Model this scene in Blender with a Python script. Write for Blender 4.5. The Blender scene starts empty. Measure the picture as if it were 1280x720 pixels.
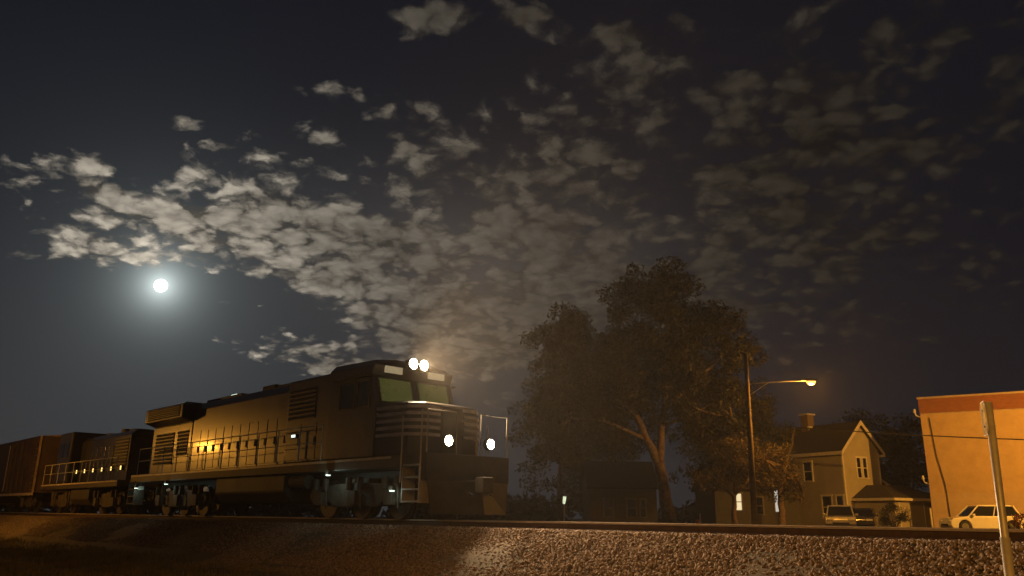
import bpy, math, random
import numpy as np
from mathutils import Vector, Matrix
R = math.radians
rng = np.random.default_rng(7)
random.seed(7)
sc = bpy.context.scene
col = sc.collection

# ------------------------------------------------------------------ camera
F = 1000.0; PITCH = math.atan(284.4/1000); ROLL = R(0.6)
CAM = Vector((0, 0, 0.13))
cd = bpy.data.cameras.new('camera'); cam = bpy.data.objects.new('camera', cd); col.objects.link(cam)
cd.sensor_width = 36; cd.lens = 36*F/1280; cd.clip_end = 20000; cd.clip_start = 0.05
CM = Matrix.Rotation(R(90)+PITCH, 3, 'X') @ Matrix.Rotation(ROLL, 3, 'Z')
cam.matrix_world = Matrix.Translation(CAM) @ CM.to_4x4()
sc.camera = cam
def ray(px, py): return (CM @ Vector((px-640, 360-py, -F))).normalized()
def at(px, py, Y):
    d = ray(px, py); return CAM + d*(Y/d.y)
def azel(px, py):
    d = ray(px, py); return math.atan2(d.x, d.y), math.asin(d.z)

# track frame: T runs along the track towards the tail of the train, N across it away from the camera
TA = R(43.7)
T = Vector((-math.sin(TA), math.cos(TA), 0)); N = Vector((math.cos(TA), math.sin(TA), 0))
PC = 14.75
def trk(t, s, z=0): return N*(PC - s) + T*t + Vector((0, 0, z))     # s is positive towards the camera

# ------------------------------------------------------------------ helpers
def tag(o, label=None, cat=None, group=None, kind=None):
    if label: o['label'] = label
    if cat: o['category'] = cat
    if group: o['group'] = group
    if kind: o['kind'] = kind
    return o
def empty(name, loc=(0, 0, 0), rz=0):
    o = bpy.data.objects.new(name, None); col.objects.link(o); o.location = loc; o.rotation_euler = (0, 0, rz)
    o.empty_display_size = .2
    return o
def copy_tree(o, parent=None):
    c = o.copy(); col.objects.link(c); c.parent = parent
    for ch in [x for x in bpy.data.objects if x.parent == o]: copy_tree(ch, c)
    return c
class MB:
    def __init__(s): s.v = []; s.f = []
    def add(s, vs, fs):
        b = len(s.v); s.v += [tuple(v) for v in vs]; s.f += [tuple(b+i for i in f) for f in fs]; return s
    def box(s, x0, x1, y0, y1, z0, z1):
        return s.add([(x0,y0,z0),(x1,y0,z0),(x1,y1,z0),(x0,y1,z0),(x0,y0,z1),(x1,y0,z1),(x1,y1,z1),(x0,y1,z1)],
                     [(3,2,1,0),(4,5,6,7),(0,1,5,4),(1,2,6,5),(2,3,7,6),(3,0,4,7)])
    def cyl(s, p0, p1, r0, r1=None, n=12, caps=True):
        r1 = r0 if r1 is None else r1
        p0 = Vector(p0); p1 = Vector(p1); d = (p1-p0).normalized()
        a = d.orthogonal().normalized(); b = d.cross(a)
        vs = []
        for p, r in ((p0, r0), (p1, r1)):
            for i in range(n):
                t = 2*math.pi*i/n; vs.append(p + a*(r*math.cos(t)) + b*(r*math.sin(t)))
        fs = [(i, (i+1) % n, n+(i+1) % n, n+i) for i in range(n)]
        if caps: fs += [tuple(range(n-1, -1, -1)), tuple(range(n, 2*n))]
        return s.add(vs, fs)
    def tube(s, pts, rs, n=8):
        pts = [Vector(p) for p in pts]
        if not hasattr(rs, '__len__'): rs = [rs]*len(pts)
        vs = []; a = None
        for k, p in enumerate(pts):
            d = (pts[min(k+1, len(pts)-1)] - pts[max(k-1, 0)]).normalized()
            a = d.orthogonal().normalized() if a is None else (a - d*a.dot(d)).normalized()
            b = d.cross(a)
            for i in range(n):
                t = 2*math.pi*i/n; vs.append(p + a*(rs[k]*math.cos(t)) + b*(rs[k]*math.sin(t)))
        fs = []
        for k in range(len(pts)-1):
            for i in range(n): fs.append((k*n+i, k*n+(i+1) % n, (k+1)*n+(i+1) % n, (k+1)*n+i))
        fs += [tuple(range(n-1, -1, -1)), tuple(range((len(pts)-1)*n, len(pts)*n))]
        return s.add(vs, fs)
    def prism(s, prof, y0, y1, axis='y'):       # prof: list of (x,z) counterclockwise; extruded along y
        n = len(prof)
        if axis == 'y': vs = [(x, y0, z) for x, z in prof] + [(x, y1, z) for x, z in prof]
        else: vs = [(y0, x, z) for x, z in prof] + [(y1, x, z) for x, z in prof]
        fs = [tuple(range(n)), tuple(range(2*n-1, n-1, -1))] + [(i, n+i, n+(i+1) % n, (i+1) % n) for i in range(n)]
        return s.add(vs, fs)
    def build(s, name, mat, parent=None, bevel=0, smooth=False, loc=None, seg=2):
        me = bpy.data.meshes.new(name); me.from_pydata(s.v, [], s.f); me.materials.append(mat)
        import bmesh
        bm = bmesh.new(); bm.from_mesh(me); bmesh.ops.recalc_face_normals(bm, faces=bm.faces); bm.to_mesh(me); bm.free()
        o = bpy.data.objects.new(name, me); col.objects.link(o)
        if parent is not None: o.parent = parent
        if loc is not None: o.location = loc
        if smooth:
            for p in me.polygons: p.use_smooth = True
        if bevel:
            m = o.modifiers.new('bevel', 'BEVEL'); m.width = bevel; m.segments = seg; m.limit_method = 'ANGLE'; m.angle_limit = R(35)
        return o
def mesh_np(name, v, f, mat, parent=None):      # quads or tris as numpy arrays
    me = bpy.data.meshes.new(name); k = f.shape[1]
    me.vertices.add(len(v)); me.vertices.foreach_set('co', v.astype(np.float32).ravel())
    me.loops.add(f.size); me.loops.foreach_set('vertex_index', f.astype(np.int32).ravel())
    me.polygons.add(len(f)); me.polygons.foreach_set('loop_start', np.arange(0, f.size, k, dtype=np.int32))
    me.polygons.foreach_set('loop_total', np.full(len(f), k, dtype=np.int32))
    me.update(calc_edges=True); me.validate(); me.materials.append(mat)
    o = bpy.data.objects.new(name, me); col.objects.link(o)
    if parent is not None: o.parent = parent
    return o

# ------------------------------------------------------------------ node maths
class S:
    def __init__(s, nt, k): s.nt = nt; s.k = k
    def _m(s, op, *a, clamp=False):
        n = s.nt.nodes.new('ShaderNodeMath'); n.operation = op; n.use_clamp = clamp
        for i, x in enumerate((s,)+a):
            if isinstance(x, S): s.nt.links.new(x.k, n.inputs[i])
            else: n.inputs[i].default_value = float(x)
        return S(s.nt, n.outputs[0])
    def __add__(s, o): return s._m('ADD', o)
    __radd__ = __add__
    def __mul__(s, o): return s._m('MULTIPLY', o)
    __rmul__ = __mul__
    def __sub__(s, o): return s._m('SUBTRACT', o)
    def __rsub__(s, o): return (s*-1)+o
    def __truediv__(s, o): return s._m('DIVIDE', o)
    def pow(s, o): return s._m('POWER', o)
    def sat(s): return s._m('ADD', 0, clamp=True)
    def exp(s): return s._m('EXPONENT')
    def mx(s, o): return s._m('MAXIMUM', o)
    def step(s, a, b):
        n = s.nt.nodes.new('ShaderNodeMapRange'); n.interpolation_type = 'SMOOTHSTEP'
        s.nt.links.new(s.k, n.inputs['Value']); n.inputs['From Min'].default_value = a; n.inputs['From Max'].default_value = b
        return S(s.nt, n.outputs[0])
def mat(name, colr, rough=.7, metal=0, var=.25, scale=3, bump=0, bscale=None, emit=None, estr=0, spec=None, colr2=None, thr=None, coat=0):
    m = bpy.data.materials.new(name); m.use_nodes = True; nt = m.node_tree; b = nt.nodes['Principled BSDF']
    tc = nt.nodes.new('ShaderNodeTexCoord')
    no = nt.nodes.new('ShaderNodeTexNoise'); no.inputs['Scale'].default_value = scale; no.inputs['Detail'].default_value = 5; no.inputs['Roughness'].default_value = .62
    nt.links.new(tc.outputs['Object'], no.inputs['Vector'])
    cr = nt.nodes.new('ShaderNodeValToRGB')
    c2 = colr2 or tuple(c*(1-var) for c in colr); c1 = colr if colr2 else tuple(min(1, c*(1+var*.6)) for c in colr)
    a, z = thr or (.32, .68)
    cr.color_ramp.elements[0].position = a; cr.color_ramp.elements[1].position = z
    cr.color_ramp.elements[0].color = (*c2, 1); cr.color_ramp.elements[1].color = (*c1, 1)
    nt.links.new(no.outputs['Fac'], cr.inputs[0]); nt.links.new(cr.outputs[0], b.inputs['Base Color'])
    b.inputs['Metallic'].default_value = metal
    rr = nt.nodes.new('ShaderNodeMapRange'); rr.inputs['To Min'].default_value = max(.03, rough-.1); rr.inputs['To Max'].default_value = min(1, rough+.1)
    nt.links.new(no.outputs['Fac'], rr.inputs['Value']); nt.links.new(rr.outputs[0], b.inputs['Roughness'])
    if spec is not None: b.inputs['Specular IOR Level'].default_value = spec
    if coat: b.inputs['Coat Weight'].default_value = coat; b.inputs['Coat Roughness'].default_value = .12
    if bump:
        n2 = nt.nodes.new('ShaderNodeTexNoise'); n2.inputs['Scale'].default_value = bscale or scale*6; n2.inputs['Detail'].default_value = 4
        nt.links.new(tc.outputs['Object'], n2.inputs['Vector'])
        bp = nt.nodes.new('ShaderNodeBump'); bp.inputs['Strength'].default_value = bump; bp.inputs['Distance'].default_value = .02
        nt.links.new(n2.outputs['Fac'], bp.inputs['Height']); nt.links.new(bp.outputs[0], b.inputs['Normal'])
    if emit: b.inputs['Emission Color'].default_value = (*emit, 1); b.inputs['Emission Strength'].default_value = estr
    return m
def wave_bump(m, scale, axis='Z', strength=.5, dist=.02):
    nt = m.node_tree; b = nt.nodes['Principled BSDF']
    tc = nt.nodes.new('ShaderNodeTexCoord'); w = nt.nodes.new('ShaderNodeTexWave'); w.wave_profile = 'SAW'; w.bands_direction = axis
    w.inputs['Scale'].default_value = scale
    nt.links.new(tc.outputs['Object'], w.inputs['Vector'])
    bp = nt.nodes.new('ShaderNodeBump'); bp.inputs['Strength'].default_value = strength; bp.inputs['Distance'].default_value = dist
    nt.links.new(w.outputs['Fac'], bp.inputs['Height']); nt.links.new(bp.outputs[0], b.inputs['Normal'])
    return m
def brick(name, c1, c2, mortar, bw=.22, bh=.075):
    m = mat(name, c1, .85, scale=1.2); nt = m.node_tree; b = nt.nodes['Principled BSDF']
    tc = nt.nodes.new('ShaderNodeTexCoord'); sp = nt.nodes.new('ShaderNodeSeparateXYZ'); cb = nt.nodes.new('ShaderNodeCombineXYZ')
    ad = nt.nodes.new('ShaderNodeMath'); ad.operation = 'ADD'
    nt.links.new(tc.outputs['Object'], sp.inputs[0]); nt.links.new(sp.outputs[0], ad.inputs[0]); nt.links.new(sp.outputs[1], ad.inputs[1])
    nt.links.new(ad.outputs[0], cb.inputs[0]); nt.links.new(sp.outputs[2], cb.inputs[1])
    br = nt.nodes.new('ShaderNodeTexBrick'); br.inputs['Scale'].default_value = 1
    br.inputs['Brick Width'].default_value = bw; br.inputs['Row Height'].default_value = bh; br.inputs['Mortar Size'].default_value = .008
    br.inputs['Color1'].default_value = (*c1, 1); br.inputs['Color2'].default_value = (*c2, 1); br.inputs['Mortar'].default_value = (*mortar, 1)
    nt.links.new(cb.outputs[0], br.inputs['Vector'])
    cr = [n for n in nt.nodes if n.type == 'VALTORGB'][0]
    cr.color_ramp.elements[0].color = (.84, .82, .8, 1); cr.color_ramp.elements[1].color = (1, 1, 1, 1)
    mx = nt.nodes.new('ShaderNodeMix'); mx.data_type = 'RGBA'; mx.blend_type = 'MULTIPLY'; mx.inputs[0].default_value = 1
    nt.links.new(br.outputs['Color'], mx.inputs[6]); nt.links.new(cr.outputs[0], mx.inputs[7]); nt.links.new(mx.outputs[2], b.inputs['Base Color'])
    bp = nt.nodes.new('ShaderNodeBump'); bp.inputs['Strength'].default_value = .6; bp.inputs['Distance'].default_value = .008; bp.invert = True
    nt.links.new(br.outputs['Fac'], bp.inputs['Height']); nt.links.new(bp.outputs[0], b.inputs['Normal'])
    return m
def leaf_mat(name, a, b_, scale=.8):
    m = mat(name, a, .6, colr2=b_, scale=scale, thr=(.35, .65)); nt = m.node_tree; b = nt.nodes['Principled BSDF']
    tr = nt.nodes.new('ShaderNodeBsdfTranslucent'); mx = nt.nodes.new('ShaderNodeMixShader'); mx.inputs[0].default_value = .3
    cr = [n for n in nt.nodes if n.type == 'VALTORGB'][0]
    nt.links.new(cr.outputs[0], tr.inputs[0]); nt.links.new(b.outputs[0], mx.inputs[1]); nt.links.new(tr.outputs[0], mx.inputs[2])
    nt.links.new(mx.outputs[0], nt.nodes['Material Output'].inputs[0])
    return m
def emis(name, c, s):
    return mat(name, (.3, .3, .3), .4, emit=c, estr=s, var=.05)

M = dict(
    black=mat('black_paint', (.026, .025, .026), .33, var=.5, scale=1.2, bump=.05, bscale=8, coat=.25),
    blackdirty=mat('grimy_black', (.05, .042, .036), .6, var=.5, scale=1.5, bump=.2),
    under=mat('running_gear_grime', (.075, .06, .048), .7, var=.5, scale=3, bump=.3),
    stripe=mat('white_stripe_paint', (.62, .6, .56), .4, var=.3, scale=3),
    sill=mat('sill_reflective_paint', (.6, .5, .38), .4, var=.4, scale=2),
    rail_=mat('handrail_paint', (.5, .48, .44), .4, var=.2),
    wheel=mat('wheel_steel', (.12, .1, .09), .45, .6, var=.4),
    grille=mat('radiator_grille', (.11, .1, .085), .5, .2, var=.4, scale=4),
    glass=mat('dark_glass', (.012, .013, .014), .06, var=.05, spec=.8),
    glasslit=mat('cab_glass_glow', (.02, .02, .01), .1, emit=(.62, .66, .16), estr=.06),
    board=mat('number_board', (.5, .5, .42), .4, emit=(1, .8, .45), estr=.25),
    lens=emis('headlamp_lens', (1, .82, .52), 90),
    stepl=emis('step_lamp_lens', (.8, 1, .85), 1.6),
    orangel=emis('amber_walkway_lamp', (1, .66, .18), 2.2),
    sodium=emis('sodium_lamp_lens', (1, .44, .07), 4),
    boxcar=mat('oxide_boxcar_paint', (.075, .048, .038), .5, var=.45, scale=1.2, bump=.1),
    boxtrim=mat('pale_boxcar_trim', (.36, .27, .2), .5, var=.4, scale=3),
    railside=mat('rusty_rail', (.075, .04, .025), .75, var=.4, scale=6, bump=.3),
    railtop=mat('polished_rail_head', (.52, .45, .38), .42, .25, var=.15, scale=5),
    tie=mat('creosoted_timber', (.06, .045, .035), .85, var=.4, scale=5, bump=.4),
    stone=mat('ballast_stone', (.44, .34, .26), .92, spec=.2, colr2=(.12, .09, .07), scale=14, thr=(.38, .70), bump=.4, bscale=60),
    wood=mat('weathered_pole_wood', (.20, .15, .11), .85, var=.4, scale=4, bump=.4),
    metal=mat('galvanised_steel', (.36, .35, .34), .5, .25, var=.25, scale=8),
    cable=mat('black_cable', (.02, .02, .02), .6),
    siding=wave_bump(mat('beige_clapboard', (.50, .46, .38), .7, var=.12, scale=1), 3.2, 'Z', .7, .03),
    dimwall=wave_bump(mat('dimmed_clapboard', (.09, .085, .075), .8, var=.2), 3.2, 'Z', .7, .03),  # night dimness of the distant houses put into the siding colour
    dimtrim=mat('dimmed_trim', (.17, .16, .14), .8, var=.25),  # trim colour darkened likewise to keep those house windows dim
    trim=mat('white_trim_paint', (.72, .68, .6), .6, var=.12, scale=4),
    shingle=wave_bump(mat('dark_shingle', (.045, .038, .034), .9, var=.4, scale=6), 2.2, 'Z', .5, .03),
    chim=brick('chimney_brick', (.22, .13, .09), (.16, .09, .06), (.3, .28, .25)),
    paintbrick=brick('cream_painted_brick', (.56, .41, .25), (.53, .385, .235), (.48, .35, .21)),
    basebrick=brick('tan_painted_base', (.56, .43, .3), (.52, .4, .28), (.48, .37, .26)),
    redbrick=brick('red_parapet_brick', (.30, .10, .055), (.22, .07, .04), (.25, .18, .13)),
    coping=mat('stone_coping', (.4, .34, .27), .8, var=.2),
    carwhite=mat('white_car_paint', (.72, .71, .68), .25, var=.06, coat=.8),
    carsilver=mat('silver_car_paint', (.5, .48, .45), .3, .3, var=.08, coat=.8),
    cardark=mat('dark_car_paint', (.05, .045, .045), .25, var=.1, coat=.8),
    tyre=mat('tyre_rubber', (.02, .02, .02), .8), rim=mat('alloy_rim', (.4, .4, .4), .35, .8),
    carlamp=mat('car_lamp_plastic', (.7, .68, .62), .15, var=.05), tail=mat('red_tail_lamp', (.35, .02, .015), .2, var=.1),
    bark=mat('tree_bark', (.20, .145, .10), .9, var=.5, scale=4, bump=.8, bscale=14),
    leafdark=leaf_mat('dark_leaves', (.085, .085, .03), (.04, .045, .018)),
    leafbrown=leaf_mat('olive_leaves', (.05, .046, .022), (.028, .027, .014)),
    leaflit=leaf_mat('lamplit_leaves', (.17, .12, .04), (.07, .055, .02)),  # brighter leaf colour for the small tree, lamp light painted in
    leafred=leaf_mat('reddish_leaves', (.2, .06, .03), (.08, .03, .015)),
    grass=leaf_mat('dry_grass', (.24, .19, .07), (.09, .08, .03), 1.0),
    signy=mat('yellow_reflective_sheeting', (.75, .48, .05), .8, spec=.2, colr2=(.35, .2, .04), scale=14, thr=(.4, .6)),
    signback=mat('sign_back_aluminium', (.45, .44, .42), .4, .6, var=.2),
    winlit=emis('lit_window_blind', (1, .85, .5), .8),
    winpale=emis('pale_lit_doorway', (.9, .93, .85), .5),
    asphalt=mat('asphalt', (.055, .05, .048), .85, var=.3, scale=2, bump=.4, bscale=80),
    concrete=mat('concrete', (.32, .3, .27), .85, var=.25, scale=2, bump=.2),
    paint=mat('road_paint', (.7, .68, .6), .6, var=.3, scale=6),
    orangeplastic=mat('orange_plastic', (.75, .2, .03), .5, var=.2),
)

# ------------------------------------------------------------------ ground
PROF = [(-260, -.8), (-60, -.78), (-8, -.76), (-4.5, -.75), (-3.3, -.62), (-1.75, -.2), (1.75, -.2), (2.6, -.55), (3.9, -1.2), (5.2, -1.4), (9, -1.47), (30, -1.5), (300, -1.5)]
def zprof(s):
    return np.interp(s, [p[0] for p in PROF], [p[1] for p in PROF])
def ground():
    ts = np.concatenate([np.arange(-240, -30, 15), np.arange(-30, 90, 1.0), np.arange(90, 260, 15)])
    ss = np.concatenate([np.arange(-240, -60, 20), np.arange(-60, -6, 4), np.arange(-6, 8, .35), np.arange(8, 40, 2), np.arange(40, 200, 20)])
    TT, SS = np.meshgrid(ts, ss, indexing='ij')
    Z = zprof(SS) + .03*np.sin(TT*.9+SS*.7)*(np.abs(SS) > 2.2) + rng.normal(0, .012, TT.shape)*(np.abs(SS) > 2.2)
    Nn = np.array(N); Tn = np.array(T)
    v = ((PC-SS)[..., None]*Nn + TT[..., None]*Tn); v[..., 2] = Z
    a, b = TT.shape; idx = np.arange(a*b).reshape(a, b)
    f = np.stack([idx[:-1, :-1], idx[:-1, 1:], idx[1:, 1:], idx[1:, :-1]], -1).reshape(-1, 4)
    m = mat('dirt_and_turf', (.13, .095, .06), .95, colr2=(.055, .05, .025), scale=.35, thr=(.4, .6), bump=.6, bscale=12)
    o = mesh_np('ground', v.reshape(-1, 3), f, m); o['kind'] = 'structure'
    for p in o.data.polygons: p.use_smooth = True
ground()

# street beyond the track, kerb, pavement
def slab(name, x0, x1, y0, y1, z0, z1, m):
    o = MB().box(x0, x1, y0, y1, z0, z1).build(name, m); o['kind'] = 'structure'; return o
slab('road', -9, 130, 41, 49, -.82, -.69, M['asphalt'])
slab('kerb', -9, 130, 49.02, 49.2, -.82, -.56, M['concrete'])
slab('pavement', -9, 130, 49.22, 51, -.82, -.575, M['concrete'])
slab('parking_lot', 28, 75, 51.02, 66, -.82, -.6, M['asphalt'])

# ballast stones
def stones():
    phi = (1+5**.5)/2
    ico = np.array([(-1,phi,0),(1,phi,0),(-1,-phi,0),(1,-phi,0),(0,-1,phi),(0,1,phi),(0,-1,-phi),(0,1,-phi),(phi,0,-1),(phi,0,1),(-phi,0,-1),(-phi,0,1)], float)/1.9
    fc = np.array([(0,11,5),(0,5,1),(0,1,7),(0,7,10),(0,10,11),(1,5,9),(5,11,4),(11,10,2),(10,7,6),(7,1,8),(3,9,4),(3,4,2),(3,2,6),(3,6,8),(3,8,9),(4,9,5),(2,4,11),(6,2,10),(8,6,7),(9,8,1)])
    n1, n2, n3 = 95000, 22000, 5000
    t = np.concatenate([rng.uniform(-13, 24, n1), rng.uniform(23, 60, n2), rng.uniform(-16, 22, n3)])
    s = np.concatenate([rng.uniform(1.0, 4.6, n1), rng.uniform(1.2, 3.6, n2), rng.uniform(-1.7, 1.0, n3)])
    extra_t = rng.uniform(-14, 24, 10000); extra_s = 3.3 + rng.exponential(.45, 10000)
    t = np.concatenate([t, extra_t]); s = np.concatenate([s, extra_s]); n = len(t)
    near = (np.abs(s) < .93) & (np.abs(s) > .6); t = t[~near]; s = s[~near]; n = len(t)
    r = rng.uniform(.013, .032, n)*rng.choice([1, 1, 1, 1.35], n); z = zprof(s) + r*.35
    c = (PC-s)[:, None]*np.array(N) + t[:, None]*np.array(T); c[:, 2] = z
    V = ico[None]*r[:, None, None]*rng.uniform(.6, 1.25, (n, 1, 3))*rng.uniform(.75, 1.2, (n, 12, 1))
    q = rng.normal(size=(n, 4)); q /= np.linalg.norm(q, axis=1)[:, None]; w, x, y, zz = q.T
    Rm = np.stack([1-2*(y*y+zz*zz), 2*(x*y-w*zz), 2*(x*zz+w*y), 2*(x*y+w*zz), 1-2*(x*x+zz*zz), 2*(y*zz-w*x), 2*(x*zz-w*y), 2*(y*zz+w*x), 1-2*(x*x+y*y)], -1).reshape(n, 3, 3)
    V = np.einsum('nij,nkj->nki', Rm, V) + c[:, None]
    Fc = (fc[None] + (np.arange(n)*12)[:, None, None]).reshape(-1, 3)
    o = mesh_np('ballast', V.reshape(-1, 3), Fc, M['stone'])
    tag(o, 'coarse grey brown crushed stone ballast heaped against the rails', 'ballast', kind='stuff')
stones()

# blades (grass, weeds)
def blades(name, pts, h, w, m, lean=.5):
    n = len(pts); a = rng.uniform(0, 2*math.pi, n); hh = h*rng.uniform(.4, 1.3, n); ww = w*rng.uniform(.6, 1.4, n)
    d = np.stack([np.cos(a), np.sin(a), np.zeros(n)], -1); e = np.stack([-np.sin(a), np.cos(a), np.zeros(n)], -1)
    up = np.array([0, 0, 1.0]); l = rng.uniform(0, lean, n)[:, None]
    p0 = pts - e*ww[:, None]/2; p1 = pts + e*ww[:, None]/2
    md = pts + up*hh[:, None]*.6 + d*hh[:, None]*l*.35
    p2 = md + e*ww[:, None]*.35; p3 = md - e*ww[:, None]*.35
    p4 = pts + up*hh[:, None] + d*hh[:, None]*l
    V = np.stack([p0, p1, p2, p3, p4], 1).reshape(-1, 3); b = (np.arange(n)*5)[:, None]
    Fq = np.concatenate([b+np.array([[0, 1, 2]]), b+np.array([[0, 2, 3]]), b+np.array([[3, 2, 4]])])
    return mesh_np(name, V, Fq, m)
def ts_pts(t, s, dz=0):
    c = (PC-s)[:, None]*np.array(N) + t[:, None]*np.array(T); c[:, 2] = zprof(s)+dz; return c
def clumpy(n, t0, t1, s0, s1, nc, sig):
    ct = rng.uniform(t0, t1, nc); cs = rng.uniform(s0, s1, nc); k = rng.integers(0, nc, n); sz = rng.uniform(.4, 1.6, nc)
    t = ct[k]+rng.normal(0, sig, n)*sz[k]; s = np.maximum(cs[k]+rng.normal(0, sig, n)*sz[k], s0-.5); return t, s
t1, s1 = clumpy(52000, 14, 60, 4.6, 13, 420, .5); t2 = rng.uniform(10, 65, 34000); s2 = rng.uniform(4.2, 13, 34000)
g = blades('grass', ts_pts(np.concatenate([t1, t2]), np.concatenate([s1, s2])), .16, .018, M['grass'])
tag(g, 'rough dry grass on the low ground left of the ballast', 'grass', kind='stuff')
tw = []; sw = []
for px_t, px_s, k in ((-1.6, 3.3, 700), (-.9, 3.5, 500), (-3.2, 3.35, 260), (3.2, 3.6, 260)):
    tw.append(px_t+rng.normal(0, .4, k)); sw.append(px_s+rng.normal(0, .16, k))
g = blades('weeds', ts_pts(np.concatenate(tw), np.concatenate(sw)), .2, .02, M['grass'], .8)
tag(g, 'thin green weeds growing through the foot of the ballast', 'weeds', kind='stuff')

# ------------------------------------------------------------------ track
def rail(s, label):
    prof = [(-.07, -.17), (.07, -.17), (.07, -.158), (.012, -.14), (.012, -.05), (.036, -.035), (.036, -.006), (.03, -.004), (-.03, -.004), (-.036, -.006), (-.036, -.035), (-.012, -.05), (-.012, -.14), (-.07, -.158)]
    e = empty('rail', trk(0, s), math.atan2(T.y, T.x))
    b = MB().prism(prof, -60, 110, 'x').build('rail_web', M['railside'], e)
    MB().box(-60, 110, -.0375, .0375, -.034, 0).build('rail_head', M['railtop'], e, bevel=0)
    tag(e, label, 'rail', 'rails of the railway track')
rail(.7525, 'near steel rail with a bright polished top above the gravel slope')
rail(-.7525, 'farther steel rail lying behind the near rail')
tie0 = None
k = 0
tt = -14.0
while tt < 40:
    if tie0 is None:
        o = tie0 = MB().box(-.115, .115, -1.3, 1.3, -.17, 0).build('railroad_tie', M['tie'], bevel=.012)
    else:
        o = tie0.copy(); col.objects.link(o)
    o.location = trk(tt, random.uniform(-.05, .05), -.172); o.rotation_euler = (0, 0, math.atan2(T.y, T.x)+random.uniform(-.015, .015))
    tag(o, 'dark creosoted timber tie bedded in the ballast under the rails', 'railroad tie', 'timber ties under the rails')
    tt += .56

# ------------------------------------------------------------------ train
HEAD = math.atan2(-T.y, -T.x)
def wheelset_truck(root, xc, naxle, spacing):
    tr = MB(); hw = 1.02
    L = spacing*(naxle-1)/2
    for sy in (-1, 1):
        y0, y1 = sy*hw-.07, sy*hw+.07
        tr.prism([(xc-L-.75, .62), (xc-L-.55, .42), (xc-L+.45, .45), (xc-L+.7, .32), (xc+L-.7, .32), (xc+L-.45, .45), (xc+L+.55, .42), (xc+L+.75, .62), (xc+L+.6, .86), (xc+L*.5, .95), (xc, .98), (xc-L*.5, .95), (xc-L-.6, .86)], y0, y1)
        for i in range(naxle):
            x = xc-L+i*spacing
            tr.box(x-.2, x+.2, sy*(hw+.072), sy*(hw+.23), .36, .76)
            tr.cyl((x-.3, sy*(hw+.12), .78), (x-.3, sy*(hw+.12), 1.12), .1, n=10)
            tr.cyl((x+.3, sy*(hw+.12), .78), (x+.3, sy*(hw+.12), 1.12), .1, n=10)
            tr.tube([(x+.42, sy*(hw+.2), .95), (x+.5, sy*(hw+.22), .5), (x+.45, sy*(hw+.18), .28)], .035, 6)
    tr.box(xc-.5, xc+.5, -.95, .95, .5, 1.1)
    t = tr.build('truck', M['under'], root, bevel=.015)
    for i in range(naxle):
        x = xc-L+i*spacing
        for sy in (-1, 1):
            w = MB().cyl((x, sy*.7, .535), (x, sy*.83, .535), .535, n=36).cyl((x, sy*.665, .535), (x, sy*.7, .535), .56, n=36)
            w.cyl((x, sy*.83, .535), (x, sy*.87, .535), .2, .17, n=20)
            w.build('wheel', M['wheel'], t)
        MB().cyl((x, -.66, .535), (x, .66, .535), .09, n=14).build('axle', M['wheel'], t)
def coupler(root, x, sgn):
    c = MB().box(min(x, x+sgn*.55), max(x, x+sgn*.55), -.12, .12, .72, .98)
    c.box(min(x+sgn*.5, x+sgn*.82), max(x+sgn*.5, x+sgn*.82), -.22, .18, .66, 1.06)
    c.build('coupler', M['under'], root, bevel=.03)
    h = MB().tube([(x, .45, 1.0), (x+sgn*.25, .42, .75), (x+sgn*.55, .3, .62)], .03, 8)
    h.tube([(x, -.45, 1.0), (x+sgn*.25, -.42, .72), (x+sgn*.55, -.3, .6)], .03, 8)
    h.build('air_hose', M['cable'], root)
def handrail(root, x0, x1, nst, zdeck, yy=1.5):
    h = MB()
    for sy in (-1, 1):
        h.tube([(x0, sy*yy, zdeck+1.05), (x1, sy*yy, zdeck+1.05)], .019, 6)
        h.tube([(x0, sy*yy, zdeck+.55), (x1, sy*yy, zdeck+.55)], .014, 6)
        for i in range(nst+1):
            x = x0+(x1-x0)*i/nst; h.tube([(x, sy*yy, zdeck), (x, sy*yy, zdeck+1.05)], .019, 6)
    h.build('handrail', M['rail_'], root)
def add_light(name, parent, loc, energy, colr, radius=.05, spot=None, rot=None):
    l = bpy.data.lights.new(name, 'SPOT' if spot else 'POINT'); l.energy = energy; l.color = colr; l.shadow_soft_size = radius
    if spot: l.spot_size = R(spot); l.spot_blend = .2 if spot > 160 else .7
    o = bpy.data.objects.new(name, l); col.objects.link(o); o.parent = parent; o.location = loc
    if rot: o.rotation_euler = rot
    return o
def headlamp(root, x, y, z, r=.1, energy=600, lname='headlight', spot=70):
    hs = MB().cyl((x-.12, y, z), (x+.02, y, z), r+.035, n=24); hh = hs.build(lname, M['blackdirty'], root)
    MB().cyl((x+.021, y, z), (x+.035, y, z), r, r*.85, n=24).build('lens', M['lens'], hh)
    add_light('headlight_lamp', root, (x+.12, y, z), energy, (1, .64, .33), .06, spot, (R(90), 0, R(-90)))
def grille(root, x0, x1, z0, z1, y, n, name='louvre_panel', m='grille'):
    for sy in (-1, 1):
        gz = MB(); yb = sy*y
        gz.box(x0, x1, min(yb, yb+sy*.02), max(yb, yb+sy*.02), z0, z1)
        dz = (z1-z0)/n
        for i in range(n):
            zc = z0+dz*(i+.5)
            gz.add([(x0+.03, yb+sy*.02, zc+dz*.4), (x1-.03, yb+sy*.02, zc+dz*.4), (x1-.03, yb+sy*.06, zc-dz*.1), (x0+.03, yb+sy*.06, zc-dz*.1), (x0+.03, yb+sy*.02, zc-dz*.25), (x1-.03, yb+sy*.02, zc-dz*.25)],
                   [(0, 1, 2, 3), (3, 2, 5, 4)])
        gz.build(name, M[m], root)

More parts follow.
